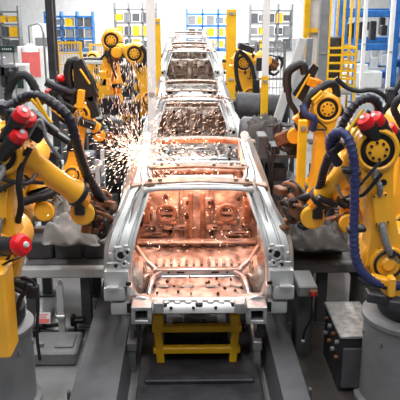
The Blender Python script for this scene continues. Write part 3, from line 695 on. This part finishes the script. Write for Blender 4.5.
cover('crumpled grey cloth cover under the left weld gun', (74, 224), 7.5, 0, .62, .6, .30, 3)
cover('crumpled darker grey cloth cover under the right weld gun', (312, 231), 7.5, 0, .74, .6, .26, 8)
cover('grey cloth bunched between the left wrist and the low left robot', (62, 203), 7.75, 0, .22, .3, .2, 5)
cover('dark cloth heap at the grey duct drum, left of the second right robot', (262, 128), 11.5, 0, .7, .6, .4, 12)
# right foreground
mb = MB(); c = at(341, 304, Y=6.9); x0 = 1.42; zt = .62
g = thing('control_cabinet', 'low grey cabinet with a bare plate top, beside the right front pedestal', 'cabinet', (1.66, 6.9, 0))
p0, p1, p2, p3 = at(325, 302, z=.62), at(356, 303, z=.62), at(358, 338, z=.62), at(340, 337, z=.62)
x0, x1, ya, yb_ = p3.x-.0, p1.x+.05, p3.y, p0.y
MB().box(((x0+x1)/2, (ya+yb_)/2, .61), (x1-x0, yb_-ya, .03), bev=.006).build('top_plate', GALV, g)
MB().box(((x0+x1)/2, (ya+yb_)/2, .30), (x1-x0-.03, yb_-ya-.03, .59), bev=.01).build('body', DRK, g)
mb = MB()
for i in range(4):
    for j in range(2): mb.m((i+j) % 2).cyl((x0+.02, ya+.12+i*(yb_-ya)/4.6, .5-j*.17), (x0-.02, ya+.12+i*(yb_-ya)/4.6, .5-j*.17), .025, seg=12)
mb.build('side_fitting', [GRY, COPP], g)
MB().box(((x0+x1)/2, ya, .28), ((x1-x0)*.8, .03, .44), bev=.01).build('front_panel', DGR, g)
p = thing('sensor_post', 'dark upright post with a grey head and hanging cable, right of the nearest car body', 'post', (at(306, 330, Y=6.8).x, 6.8, 0))
c = at(306, 287, Y=6.8); mb = MB(); mb.box((c.x, 6.95, c.z/2-.03), (.17, .3, c.z-.06), bev=.012); mb.build('column', DGR, p)
mb = MB(); mb.box((c.x, 6.9, c.z), (.2, .46, .12), bev=.012); mb.build('head', GRY, p)
mb = MB(); q = at(313, 293, Y=6.62); mb.box(q, (.09, .06, .07), bev=.01); mb.m(1).cyl(q+V((0, -.03, 0)), q+V((0, -.05, 0)), .02); mb.build('plug', [COPP, RED], p)
mb = MB(); mb.tube([q, at(312, 303, Y=6.6), at(311, 318, Y=6.6), at(305, 330, Y=6.62), at(303, 340, Y=6.62)], .012, 8); mb.m(1).ball(at(303, 341, Y=6.62), .022); mb.build('cable', [BLK, LGR], p)
# small stuff left foreground
p = thing('stop_post', 'slim grey upright post on the floor at the left', 'post', (at(63, 338, z=0).x, at(63, 338, z=0).y, 0)); b = at(63, 340, z=0); zt = at(63, 284, Y=b.y).z
MB().bar(b, (b.x, b.y, zt), .075, .05, up=(0, 1, 0), bev=.006).build('upright', LGR, p); MB().box((b.x, b.y, .02), (.24, .2, .04), bev=.006).build('base_plate', GRY, p)
mb = MB(); mb.cyl((b.x, b.y, zt), (b.x, b.y, zt+.05), .03, .015); mb.box((b.x, b.y-.04, zt*.45), (.1, .05, .05), bev=.008); mb.build('bolt', ALU, p)
s = thing('notice_sheet', 'small white and red notice sheet lying left of the slim post', 'sign', at(43, 319, z=.05), None)
sc = at(43, 318, z=.22); mb = MB(); Rt = Matrix.Rotation(math.radians(-35), 3, 'X')
mb.box(sc, (.17, .008, .13), Rt); mb.m(1).box(sc+Rt@V((-.0, -.006, -.035)), (.15, .006, .05), Rt)
mb.m(2)
for k in range(3): mb.box(sc+Rt@V((0, -.006, .04-k*.018)), (.12-.02*k, .004, .006), Rt)
mb.build('sheet', [WHT, PINK, RED], s); mb = MB(); mb.bar(sc+V((0, .03, -.02)), (sc.x, sc.y+.05, 0), .03); mb.box((sc.x, sc.y+.05, .01), (.14, .12, .02)); mb.build('stand', DRK, s)
mb = MB(); a, b2 = at(36, 328, z=.1), at(62, 324, z=.1); mb.cyl(a, b2, .022); mb.cyl(at(36, 331, z=.06), at(62, 332, z=.06), .02); mb.box(a+V((0, 0, -.05)), (.1, .1, .1), bev=.01); mb.box(at(62, 328, z=.05), (.06, .1, .1))
one('floor_pipe_rack', 'two dark pipes lying on low blocks at the foot of the slim post', 'pipe', mb, BLK)
t = thing('floor_sensor', 'black sensor on a short stem between the slim post and the conveyor guard', 'sensor', at(76, 334, z=0)); b = at(76, 334, z=0)
mb = MB(); mb.cyl(b, b+V((0, 0, .2)), .02); mb.box(b+V((0, 0, .01)), (.2, .2, .02)); mb.build('stem', DRK, t); q = at(79, 320, Y=b.y)
mb = MB(); mb.box(q, (.14, .1, .06), bev=.015); mb.box(q+V((-.07, 0, 0)), (.05, .1, .13), bev=.012); mb.build('head', BLK, t)
mb = MB(); q = at(57, 345, z=.12); mb.box((q.x, q.y, .08), (.5, .5, .16), bev=.02); mb.box((q.x+.1, q.y, .17), (.2, .3, .03), bev=.008); mb.cyl((q.x-.15, q.y-.1, .16), (q.x-.15, q.y-.1, .2), .03)
one('floor_plinth', 'grey steel plinth at the bottom left, on the floor under the slim post', 'plinth', mb, GRY)
# ------------------------------------------------------------------ posts, columns, racks
def post(label, px, ytop, Y, w, m, top=None, base=True, d=None, tops=None):
    q = at(px, ytop, Y=Y); r = thing('safety_post', label, 'post', (q.x, Y, 0), None)
    zt = tops or q.z
    MB().box((q.x, Y, zt/2), (w, d or w, zt), bev=.008).build('upright', m, r)
    MB().box((q.x, Y, .012), (w*2.4, w*2.4, .024)).build('base_plate', DRK, r)
    if top:
        MB().box((q.x, Y, zt+(top[1]-zt)/2), (w*.9, w*.9, top[1]-zt), bev=.008).build('upper_section', top[0], r)
    for zz in (zt-.1, zt*.5): MB().box((q.x, Y-w*.55, zz), (w*.6, .03, .06)).build('hinge_plate', GALV, r)
    return r
post('yellow safety post standing left of the second right robot', 303, 120, 8.75, .11, YEL2, d=.1)
post('yellow safety post with a white upper half, right of the grey ducts', 265, 76, 13.2, .13, YEL2, top=(WHT, 4.4))
post('tall yellow safety post beside the third car body', 231, 46, 18.2, .24, YEL2, tops=3.5)
post('white steel column left of the second car body', 151, 40, 12.4, .15, WHT, tops=4.3)
post('yellow post behind the white column at the left of the third car body', 158, 44, 17.5, .14, YEL2, tops=3.3)
def brace(label, p0, p1, Y, w, m, foot=True):
    a, b = at(*p0, Y=Y), at(*p1, Y=Y); d = (b-a); 
    e = b+d*(-b.z/d.z) if abs(d.z) > .1 and d.z < 0 else b
    mb = MB(); mb.bar(a, e, w, w, bev=.01)
    if foot: mb.box((e.x, e.y, .02), (w*2.2, w*2.2, .04))
    return one('gantry_brace', label, 'brace', mb, m, 'pale braces of the gantry')
brace('leaning pale brace left of the upright gantry posts', (303, 38), (281, 108), 13.6, .16, LGR)
brace('upright pale gantry post right of the leaning brace', (299, 38), (295, 115), 14.0, .22, LGR)
brace('second upright pale gantry post behind the black cable carrier', (310, 38), (305, 100), 14.6, .12, GRY)
brace('thin leaning strut crossing behind the pale gantry post', (281, 92), (305, 60), 14.3, .05, WHT, False)
# access tower with yellow guard cage
Yc = 24.
tw = thing('access_tower', 'yellow caged access tower behind the second right robot', 'tower', (at(338, 60, Y=Yc).x, Yc, 0))
mb = MB(); xa, xb = at(325, 60, Y=Yc).x, at(352, 60, Y=Yc).x; zt = 5.0
for x in (xa, (xa+xb)/2, xb):
    for yy in (Yc-.5, Yc+.5): mb.box((x, yy, zt/2), (.07, .07, zt))
mb.build('upright', YEL2, tw)
for i, py in enumerate((48, 55, 63, 71, 79, 87)):
    z = at(338, py, Y=Yc-.5).z; q = MB()
    q.box(((xa+xb)/2, Yc-.5, z), (xb-xa, .05, .07)); q.box(((xa+xb)/2, Yc+.5, z), (xb-xa, .05, .07)); q.box((xa, Yc, z), (.05, 1, .06)); q.box((xb, Yc, z), (.05, 1, .06)); q.build('rail', YEL2, tw)
mb = MB(); mb.box(((xa+xb)/2, Yc, at(338, 92, Y=Yc).z), (xb-xa, 1, .05)); mb.build('platform', GRY, tw)
mb = MB(); mb.box(((xa+xb)/2-.2, Yc+.1, 1.7), (.5, .5, 1.6), bev=.03); mb.build('inner_unit', DRK, tw)
tw = thing('access_tower', 'pale yellow frame tower behind the gantry posts', 'tower', (at(314, 60, Y=20).x, 20, 0)); mb = MB()
xa, xb = at(305, 60, Y=20).x, at(321, 60, Y=20).x
for x in (xa, xb): mb.box((x, 20, 2.4), (.16, .2, 4.8), bev=.01)
mb.build('upright', YEL2, tw); mb = MB()
for z in (.9, 1.9, 2.9, 3.9): MB().box(((xa+xb)/2, 20, z), (xb-xa, .1, .12)).build('rail', YEL2, tw)
mb.bm.free(); MB().box(((xa+xb)/2, 20.1, 2.4), (xb-xa-.16, .03, 4.2)).build('panel', LGR, tw)
post('grey box post between the two yellow towers', 323, 38, 18.5, .24, GRY, tops=4.8)
# blue machinery far right
def bluemachine(label, x, y, w, seed):
    rnd = random.Random(seed); r = thing('press_frame', label, 'machine', (x, y, 0), 'blue machine frames')
    for sx in (-1, 1):
        mb = MB(); mb.box((x+sx*w/2, y, 2.2), (.3, .8, 4.4), bev=.03); mb.build('upright', BLUE, r)
    for z in (.5, 1.7, 3.1):
        mb = MB(); mb.box((x, y, z), (w, .7, .28), bev=.03); mb.build('cross_beam', BLUE, r)
    mb = MB()
    for k in range(5): mb.box((x-w*.35+k*w*.17, y-.2, 1.1+rnd.uniform(-.2, .3)), (.3, .4, .5), bev=.03)
    mb.build('fitting', LGR, r)
    for k in range(4): MB().box((x-w*.3+k*w*.2, y-.1, 2.4), (.25, .4, rnd.uniform(.4, .9)), bev=.03).build('drive', DRK, r)
    mb = MB(); mb.tube([V((x-w*.5, y-.5, .9)), V((x-.3, y-.6, .5)), V((x+w*.4, y-.5, .7))], .08, 8); mb.build('pipe', BLUE, r)
bluemachine('blue machine frame right of the yellow caged tower', 7.9, 31, 2.4, 1)
bluemachine('blue machine frame at the upper right corner', 10.6, 30, 2.2, 2)
bluemachine('blue machine frame farthest back, between two others', 9.6, 36, 3.2, 3)
for i, (px, Yp, m, l) in enumerate(((356, 26, BLUE, 'slender blue post in front of the blue machines'), (391, 24, WHT, 'white post at the upper right, before the blue machine'), (364, 28, WHT, 'white post between the blue frames'))):
    post(l, px, 40, Yp, .14, m, tops=4.)
mb = MB(); c = at(360, 80, z=.3); mb.box((c.x, c.y, .35), (1.7, .9, .7), bev=.03); mb.box((c.x-.2, c.y, .85), (.9, .7, .3), bev=.03)
one('floor_cabinet', 'low white unit on the open floor below the yellow tower', 'cabinet', mb, WHT)
# welding torch cart between tower and right edge: dark arm with black cables
d = thing('cable_boom', 'black cable boom over the open floor at the right', 'boom', (at(392, 110, Y=11).x, 11, 0)); mb = MB()
bq = at(392, 110, Y=11); mb.box((bq.x, 11, bq.z/2), (.12, .12, bq.z)); mb.box((bq.x, 11, .02), (.5, .5, .04)); mb.build('stand', DRK, d)
mb = MB()
for pts in (((388, 118), (390, 104), (396, 90), (402, 80)), ((384, 100), (391, 92), (398, 96), (404, 110)), ((392, 122), (385, 110), (394, 100), (402, 96)), ((336, 78), (346, 87), (358, 91), (372, 90), (384, 96), (392, 108))):
    mb.tube([at(*q, Y=11) for q in pts], .04, 8, 6, .1)
mb.build('cable', BLK, d); mb = MB(); mb.box(at(390, 96, Y=11), (.12, .2, .26), bev=.02); mb.box(at(396, 104, Y=11), (.16, .2, .12), bev=.02); mb.build('clamp', DRK, d)
# duct drums right of the second body
for i, (px, py, Yd, r, L, l) in enumerate(((262, 108, 14.4, .34, 1.1, 'dark drum lying on the grey platform below the far right robot'), (260, 132, 11.6, .27, .7, 'grey duct drum lying nearest the second car body'), (277, 133, 12.0, .22, .8, 'smaller dark drum lying behind the yellow post'))):
    c = at(px, py, Y=Yd); rr = thing('duct_drum', l, 'drum', (c.x, Yd, 0), 'duct drums beside the line')
    mb = MB(); mb.lathe([(r*.8, 0), (r, .05), (r, L*.45), (r*1.06, L*.47), (r*1.06, L*.53), (r, L*.55), (r, L-.05), (r*.7, L)], c-V((L/2, 0, 0)), (1, -.15, -.05), 28); mb.build('shell', DRK if i != 1 else DGR, rr)
    mb = MB(); zl = 0 if i == 0 else .72; mb.box((max(c.x, 1.45), Yd, (c.z-r+.08+zl)/2), (L*.5, .3, c.z-r+.08-zl)); mb.build('cradle', DGR, rr)
    mb = MB(); mb.box(c+V((0, -r, .1)), (.24, .04, .08), bev=.01); mb.build('badge_plate', ALU, rr)
# equipment racks
def rack(label, px0, px1, pyt, Y, m, shelves=4, seed=1, dep=.7):
    rnd = random.Random(seed); a, b = at(px0, pyt, Y=Y), at(px1, pyt, Y=Y); zt = a.z; x0, x1 = a.x, b.x
    r = thing('equipment_rack', label, 'rack', ((x0+x1)/2, Y, 0), 'equipment racks beside the line')
    for x in (x0, x1):
        for yy in (Y, Y+dep): MB().box((x, yy, zt/2), (.06, .06, zt)).build('upright', m, r)
    for k in range(shelves):
        z = zt*(k+.6)/shelves
        MB().box(((x0+x1)/2, Y+dep/2, min(z, zt-.03)), (x1-x0, dep, .05)).build('shelf', m, r)
        q = MB(); x = x0+.1
        while x < x1-.15:
            w, h = rnd.uniform(.1, .3), rnd.uniform(.1, zt/shelves*.7); q.m(rnd.choice((0, 0, 1, 2))).box((x+w/2, Y+dep*rnd.uniform(.3, .55), z+.02+h/2), (w, dep*.6, h), bev=.015); x += w+rnd.uniform(.02, .12)
        q.build('control_unit', [DRK, BLK, DGR], r)
    q = MB()
    for k in range(4): x = rnd.uniform(x0, x1); q.tube([V((x, Y-.05, zt)), V((x+rnd.uniform(-.1, .1), Y-.12, zt*.7)), V((x+rnd.uniform(-.2, .2), Y-.06, zt*.3))], .02, 8)
    q.build('cable', BLK, r)
    return r
rack('pale framed rack right behind the near left forearm', 30, 97, 160, 10.4, LGR, 3, 2)
rack('dark rack of grey units behind the spark burst', 84, 128, 124, 11.6, DRK, 4, 3)
rack('dark rack left of the second car body', 98, 136, 104, 13.4, DRK, 4, 4)
rack('dark rack right of the nearest car roof', 252, 300, 146, 10.15, DGR, 4, 5)
rack('grey rack behind the second right robot', 268, 292, 112, 19.2, GRY, 4, 6)
rack('grey rack behind the yellow post and right robot elbow', 330, 362, 150, 12.2, GRY, 3, 7)
rack('low rack at the right edge behind the big robot', 372, 410, 160, 10.2, GRY, 3, 8)
rack('dark rack at the far left behind the near robot', -6, 22, 120, 12.0, DGR, 3, 9)
rack('distant dark rack behind the left cable gantry', 80, 100, 58, 26., DGR, 4, 10)
rack('distant grey rack between the third body and the white topped post', 240, 258, 44, 26., GRY, 4, 11)
rack('distant dark rack behind the far left hanging arm', 104, 128, 52, 22., DRK, 5, 12)
rack('distant dark rack behind the round far left elbow', 130, 150, 60, 19., GRY, 5, 14)
# low plinths beside the far bodies
for i, (x, y, w, dp, h, m, l) in enumerate(((-1.7, 12.75, 1.0, .6, .7, DGR, 'dark plinth left of the second car body'), (1.85, 12.2, 1.2, 2.4, .72, GRY, 'long grey platform right of the second car body'), (1.7, 16.4, 1.5, 2.2, 1.05, GRY, 'grey platform carrying the far right robot'), (-1.9, 17.6, 1.3, 2, .9, GRY, 'grey platform at the far left robots'))):
    mb = MB(); mb.box((x, y, h/2), (w, dp, h), bev=.02); mb.box((x, y-dp/2, h*.8), (w*.9, .04, .06), bev=.01); mb.box((x, y-dp/2, h*.4), (w*.7, .04, .2), bev=.01)
    for k in range(3): mb.box((x-w*.3+k*w*.3, y-dp*.25, h+.07), (w*.16, .2, .14), bev=.02); mb.cyl((x-w*.3+k*w*.3, y-dp*.1, h), (x-w*.3+k*w*.3, y-dp*.1, h+.25), .03)
    one('machine_plinth', l, 'plinth', mb, m, 'plinths beside the line')
# safety rails in the open: a pale horizontal barrier at left and right
def barrier(label, x0, x1, y, z, m=LGR):
    r = thing('safety_barrier', label, 'barrier', ((x0+x1)/2, y, 0)); 
    for zz in (z, z*.55): MB().box(((x0+x1)/2, y, zz), (x1-x0, .05, .06)).build('rail', m, r)
    n = max(2, int((x1-x0)/1.2)+1)
    for k in range(n): x = x0+.05+(x1-x0-.1)*k/(n-1); MB().box((x, y+.03, z/2), (.05, .05, z)).build('upright', m, r)
q0, q1 = at(-10, 101, Y=15), at(26, 101, Y=15); barrier('pale rail barrier across the left background', q0.x, q1.x, 15, q0.z)
q0, q1 = at(330, 166, Y=10.), at(412, 166, Y=10.); barrier('pale rail barrier behind the large right robot', q0.x, q1.x, 9.6, at(350, 166, Y=9.6).z)
# left background
b = thing('display_board', 'tall board with a red face in the left background', 'board', (at(32, 60, Y=24).x, 24, 0)); c = at(31, 63, Y=24)
MB().box((c.x, 24.05, c.z), (.62, .06, .95), bev=.01).build('panel', PINK, b); mb = MB(); mb.box((c.x, 24.1, 1.1), (.9, .12, 2.2), bev=.02); mb.build('stand', WHT, b)
cc = at(45, 75, Y=25); mb = MB(); mb.box((cc.x, 25, 1.45), (.62, .6, 2.9), bev=.02); mb.m(1).box((cc.x, 24.69, 2.3), (.4, .02, .3)); mb.box((cc.x+.22, 24.69, 1.5), (.03, .03, .3))
one('locker_cabinet', 'tall white cabinet right of the red board', 'cabinet', mb, [WHT, GRY])
for i, (px, w, h, m, l) in enumerate(((-3, .5, 2.0, GRY, 'grey cabinet at the upper left edge, under the green sign'), (19, .6, 1.8, LGR, 'pale cabinet left of the red board'))):
    cc = at(px, 80, Y=22); mb = MB(); mb.box((cc.x, 22, h/2), (w, .6, h), bev=.02); mb.m(1).box((cc.x, 21.69, h*.7), (w*.7, .02, h*.2)); mb.m(2).box((cc.x-w*.1, 21.69, h*.35), (w*.4, .02, h*.25))
    one('locker_cabinet', l, 'cabinet', mb, [m, GREEN, LGR])
s = thing('hanging_sign', 'dark green sign with pale lettering at the upper left', 'sign', (at(7, 60, Y=21).x, 21, 0)); c = at(7, 49, Y=21)
MB().box(c, (.46, .05, .20), bev=.01).build('panel', GREEN, s); mb = MB()
for k, wv in enumerate((.045, .03, .05, .03, .045)): mb.box(c+V((-.12+k*.058, -.03, 0)), (wv, .008, .05))
mb.build('lettering', LGR, s); mb = MB()
for sx in (-.18, .18): mb.box((c.x+sx, 21.04, c.z/2), (.05, .05, c.z))
mb.build('stand', GRY, s)
l = thing('shade_lamp', 'white bowl shaped lamp above the red board', 'lamp', (at(30, 47, Y=20).x, 20, 0)); c = at(30, 48, Y=20)
mb = MB(); mb.lathe([(.03, .22), (.1, .2), (.2, .1), (.24, 0), (.22, 0), (.1, .16)], c-V((0, 0, .1)), (0, 0, 1), 28, cap=False); mb.build('lamp_shade', WHT, l); mb = MB(); mb.cyl(c+V((0, 0, .1)), c+V((0, 0, .6)), .02); mb.tube([c+V((0, 0, .6)), c+V((.3, 0, .65)), c+V((.4, 0, .4))], .02, 8, 4); mb.cyl((c.x+.4, 20, 0), (c.x+.4, 20, c.z+.4), .03); mb.build('stand', GRY, l)
post('dark slim pole left of the yellow fence', 51, 40, 14.5, .14, DRK, tops=4.3)
post('dark leaning side pole right behind the slim dark pole', 55, 40, 16.5, .10, DRK, tops=4.2)
# mesh fence panels
def fence(label, px0, px1, pyt, Y, m, seed):
    a, b = at(px0, pyt, Y=Y), at(px1, pyt, Y=Y); zt = a.z; r = thing('mesh_fence', label, 'fence', ((a.x+b.x)/2, Y, 0), 'mesh guard fences')
    for x in (a.x, b.x): MB().box((x, Y, zt/2), (.08, .08, zt)).build('upright', m, r)
    mb = MB(); n = 8
    for k in range(1, n): mb.box((a.x+(b.x-a.x)*k/n, Y, zt/2+.1), (.018, .018, zt-.2))
    for k in range(9): mb.box(((a.x+b.x)/2, Y, .2+(zt-.22)*k/8), (b.x-a.x, .02, .025 if k % 4 else .06))
    mb.build('mesh', m, r)
fence('yellow mesh fence behind the second left robot', 57, 80, 42, 20, YEL2, 1)
fence('yellow mesh fence left of the far hanging arm', 90, 108, 44, 24, YEL2, 2)
fence('grey mesh fence behind the far right robot', 256, 285, 42, 22, GRY, 3)
# cable gantry
g = thing('cable_gantry', 'pale cable tray on legs in the left background', 'gantry', (at(90, 63, Y=21).x, 21, 0)); c = at(91, 62, Y=21)
mb = MB(); mb.box(c, (.9, .4, .1), bev=.01); mb.box(c+V((0, 0, .12)), (.9, .05, .05)); mb.build('tray', LGR, g)
mb = MB()
for sx in (-.36, .36): mb.box((c.x+sx, 21, c.z/2), (.07, .07, c.z))
mb.build('leg', GRY, g); mb = MB()
for k in range(3): mb.tube([c+V((-.45, -.1+.1*k, .08)), c+V((0, -.1+.1*k, .1)), c+V((.45, -.1+.1*k, .08))], .03, 8)
mb.build('cable', BLK, g)
# thin arch hose stand at far left
h = thing('hose_stand', 'thin black hose arching from a stand above the near left robot', 'hose', (at(6, 100, Y=10.5).x, 10.5, 0)); 
mb = MB(); mb.tube([at(*p, Y=10.5) for p in ((8, 92), (14, 80), (20, 75), (27, 76), (33, 84), (38, 96), (44, 104))], .07, 10, 6, .1); mb.build('hose', BLK, h)
mb = MB(); q = at(8, 92, Y=10.5); mb.box((q.x, 10.5, q.z/2), (.1, .1, q.z)); mb.box((q.x, 10.5, .02), (.4, .4, .04)); mb.box(at(9, 71, Y=10.6), (.26, .2, .2), bev=.04); mb.box(at(12, 78, Y=10.55), (.1, .2, .3), bev=.04); mb.box(at(4, 76, Y=10.55), (.1, .1, .34), bev=.03); mb.build('stand', DRK, h)
# hall shelving at the far back
for i, (x, w, h, l) in enumerate(((-14, 4, 3.2, 'far shelving block at the back wall, leftmost'), (-8.4, 3.4, 2.8, 'far shelving block behind the left cabinets'), (-3.6, 3, 3.4, 'far shelving block behind the left fences'), (1.8, 3.4, 3.0, 'far shelving block beyond the last car body'), (6.2, 3, 3.3, 'far shelving block behind the yellow towers'))):
    rnd = random.Random(i); r = thing('storage_shelving', l, 'shelving', (x, 52, 0), 'far shelving at the back wall'); mb = MB()
    for k in range(4): mb.box((x-w/2+k*w/3, 52, h/2), (.12, .9, h))
    for k in range(4): mb.box((x, 52, .1+k*h/3.6), (w, .9, .12))
    mb.build('frame', BLUE if i % 2 else GRY, r); mb = MB()
    for k in range(3):
        for j in range(5): mb.m(rnd.choice((0, 1, 2))).box((x-w*.4+j*w*.2, 52, .1+k*h/3.6+.4), (w*.15, .8, rnd.uniform(.35, .7)))
    mb.build('carton', [GRY, DGR, YEL2], r)
# ------------------------------------------------------------------ sparks
SPK = mat('hot_spark', '#FFE8D2', .5, 0, 0.02, 3, emit=4)
SPK2 = mat('cooler_spark', '#FFD6BC', .5, 0, 0.02, 3, emit=1.2)
DIM = mat('fading_spark', '#F4D8C8', .5, 0, 0.02, 3, emit=.9)
def sparks(label, n, gen, seed, name='weld_sparks', mats=None):
    rnd = random.Random(seed); mb = MB()
    for _ in range(n):
        p, d, L, r = gen(rnd); u, w = basis(d); d = d.normalized(); mb.mi = 0 if rnd.random() < .6 else 1
        a = mb.bm.verts.new(p-d*L*.35); b = mb.bm.verts.new(p+d*L*.65); q = [mb.bm.verts.new(p+(u*math.cos(t)+w*math.sin(t))*r) for t in (0, 2.09, 4.19)]
        for i in range(3): mb._f((a, q[i], q[(i+1) % 3])); mb._f((b, q[(i+1) % 3], q[i]))
    o = mb.build(name, mats or [SPK, SPK2]); return tag(o, label, 'sparks', None, 'stuff')
B0 = at(137, 152, Y=7.75)
def burst(rnd):
    d = V((rnd.gauss(-.35, 1), rnd.gauss(-.25, .8), rnd.gauss(.1, .9))); d.normalize(); s = abs(rnd.gauss(0, .34))+.04
    p = B0+d*s+V((0, 0, -.25*s*s)); dd = d+V((0, 0, -.5*s)); return p, dd, rnd.uniform(.012, .065), rnd.uniform(.002, .0048)
def curtain(rnd):
    p = at(rnd.gauss(127, 12), rnd.uniform(62, 150), Y=rnd.uniform(8.3, 10.5)); return p, V((rnd.gauss(0, .25), rnd.gauss(0, .2), -1)), rnd.uniform(.03, .10), rnd.uniform(.0012, .0035)
def inside(rnd):
    p = at(rnd.uniform(150, 232), rnd.uniform(96, 140), Y=rnd.uniform(11.8, 13.)); return p, V((rnd.gauss(.5, .3), rnd.gauss(0, .3), rnd.gauss(.6, .3))), rnd.uniform(.03, .12), rnd.uniform(.002, .006)
def cabin(rnd):
    p = at(rnd.triangular(146, 250, 150), rnd.uniform(138, 190), Y=rnd.uniform(7.6, 8.8)); return p, V((rnd.gauss(.6, .5), rnd.gauss(0, .4), rnd.gauss(-.2, .5))), rnd.uniform(.01, .05), rnd.uniform(.002, .005)
def trunk(rnd):
    return V((CX+rnd.uniform(-.6, .6), CY+rnd.uniform(.9, 1.45), rnd.uniform(.9, 1.6))), V((rnd.gauss(0, 1), rnd.gauss(0, .5), rnd.gauss(-.3, 1))), rnd.uniform(.008, .03), rnd.uniform(.002, .005)
sparks('burst of white welding sparks at the left roof rail of the nearest car body', 900, burst, 1)
sparks('falling curtain of sparks in front of the far left robots', 420, curtain, 2, mats=[DIM, SPK2])
sparks('sparks flying inside the second car body', 260, inside, 3, mats=[SPK2, DIM])
sparks('sparks scattered through the open roof of the nearest car body', 300, cabin, 4)
sparks('bright spatter in front of the rear bulkhead of the nearest car body', 110, trunk, 5)
# ------------------------------------------------------------------ light
w = bpy.data.worlds.new('world'); SC.world = w; w.use_nodes = True
nt = w.node_tree; bg = nt.nodes['Background']; tc = nt.nodes.new('ShaderNodeTexCoord'); sx = nt.nodes.new('ShaderNodeSeparateXYZ'); rp = nt.nodes.new('ShaderNodeValToRGB')
nt.links.new(tc.outputs['Generated'], sx.inputs[0]); nt.links.new(sx.outputs['Z'], rp.inputs[0]); nt.links.new(rp.outputs[0], bg.inputs[0])
rp.color_ramp.elements[0].position = .0; rp.color_ramp.elements[0].color = (.25, .26, .28, 1); rp.color_ramp.elements[1].position = .7; rp.color_ramp.elements[1].color = (1, 1, 1.02, 1)
bg.inputs[1].default_value = .2
def area(n, loc, sx_, sy_, e, col=(1, 1, 1), rot=(0, 0, 0)):
    l = bpy.data.lights.new(n, 'AREA'); l.shape = 'RECTANGLE'; l.size = sx_; l.size_y = sy_; l.energy = e; l.color = col
    o = bpy.data.objects.new(n, l); COL.objects.link(o); o.location = loc; o.rotation_euler = rot; return o
for i, y in enumerate((3., 9, 15, 22, 30, 42, 51)):
    for x in (-4.5, 0.2, 5): area('hall_and_wash_lamp', (x, y, 8.5), .7, 4., 285 if y < 20 else (600 if y < 40 else 1500), (1, .99, .97))  # hall rows; far ones boosted and last row added to brighten the back wall
def pt(n, loc, e, col, r=.05):
    l = bpy.data.lights.new(n, 'POINT'); l.energy = e; l.color = col; l.shadow_soft_size = r
    o = bpy.data.objects.new(n, l); COL.objects.link(o); o.location = loc
WARM = (1, .26, .09)
pt('weld_glow', B0+V((.05, 0, .05)), 12, (1, .62, .38), .05)
pt('weld_glow', B0+V((.35, -.1, .4)), 26, (1, .42, .2), .1)
pt('weld_glow', (CX-.25, CY+1.1, 1.75), 11, WARM, .1)
pt('weld_glow', (CX+.3, CY+1.1, 1.75), 11, WARM, .1)
pt('weld_glow', (CX, CY+.75, 1.55), 6, WARM, .1)
pt('weld_glow', (CX, CY+2.3, 1.7), 24, WARM, .1)
pt('weld_glow', (CX-.4, CY+1.55, 1.93), 16, WARM, .08)
pt('weld_glow', (CX+.35, CY+1.7, 1.93), 10, WARM, .08)
SC.view_settings.view_transform = 'Standard'; SC.view_settings.look = 'None'; SC.view_settings.exposure = 0; SC.view_settings.gamma = 1; SC.view_settings.use_curve_mapping = False
SC.cycles.use_denoising = True
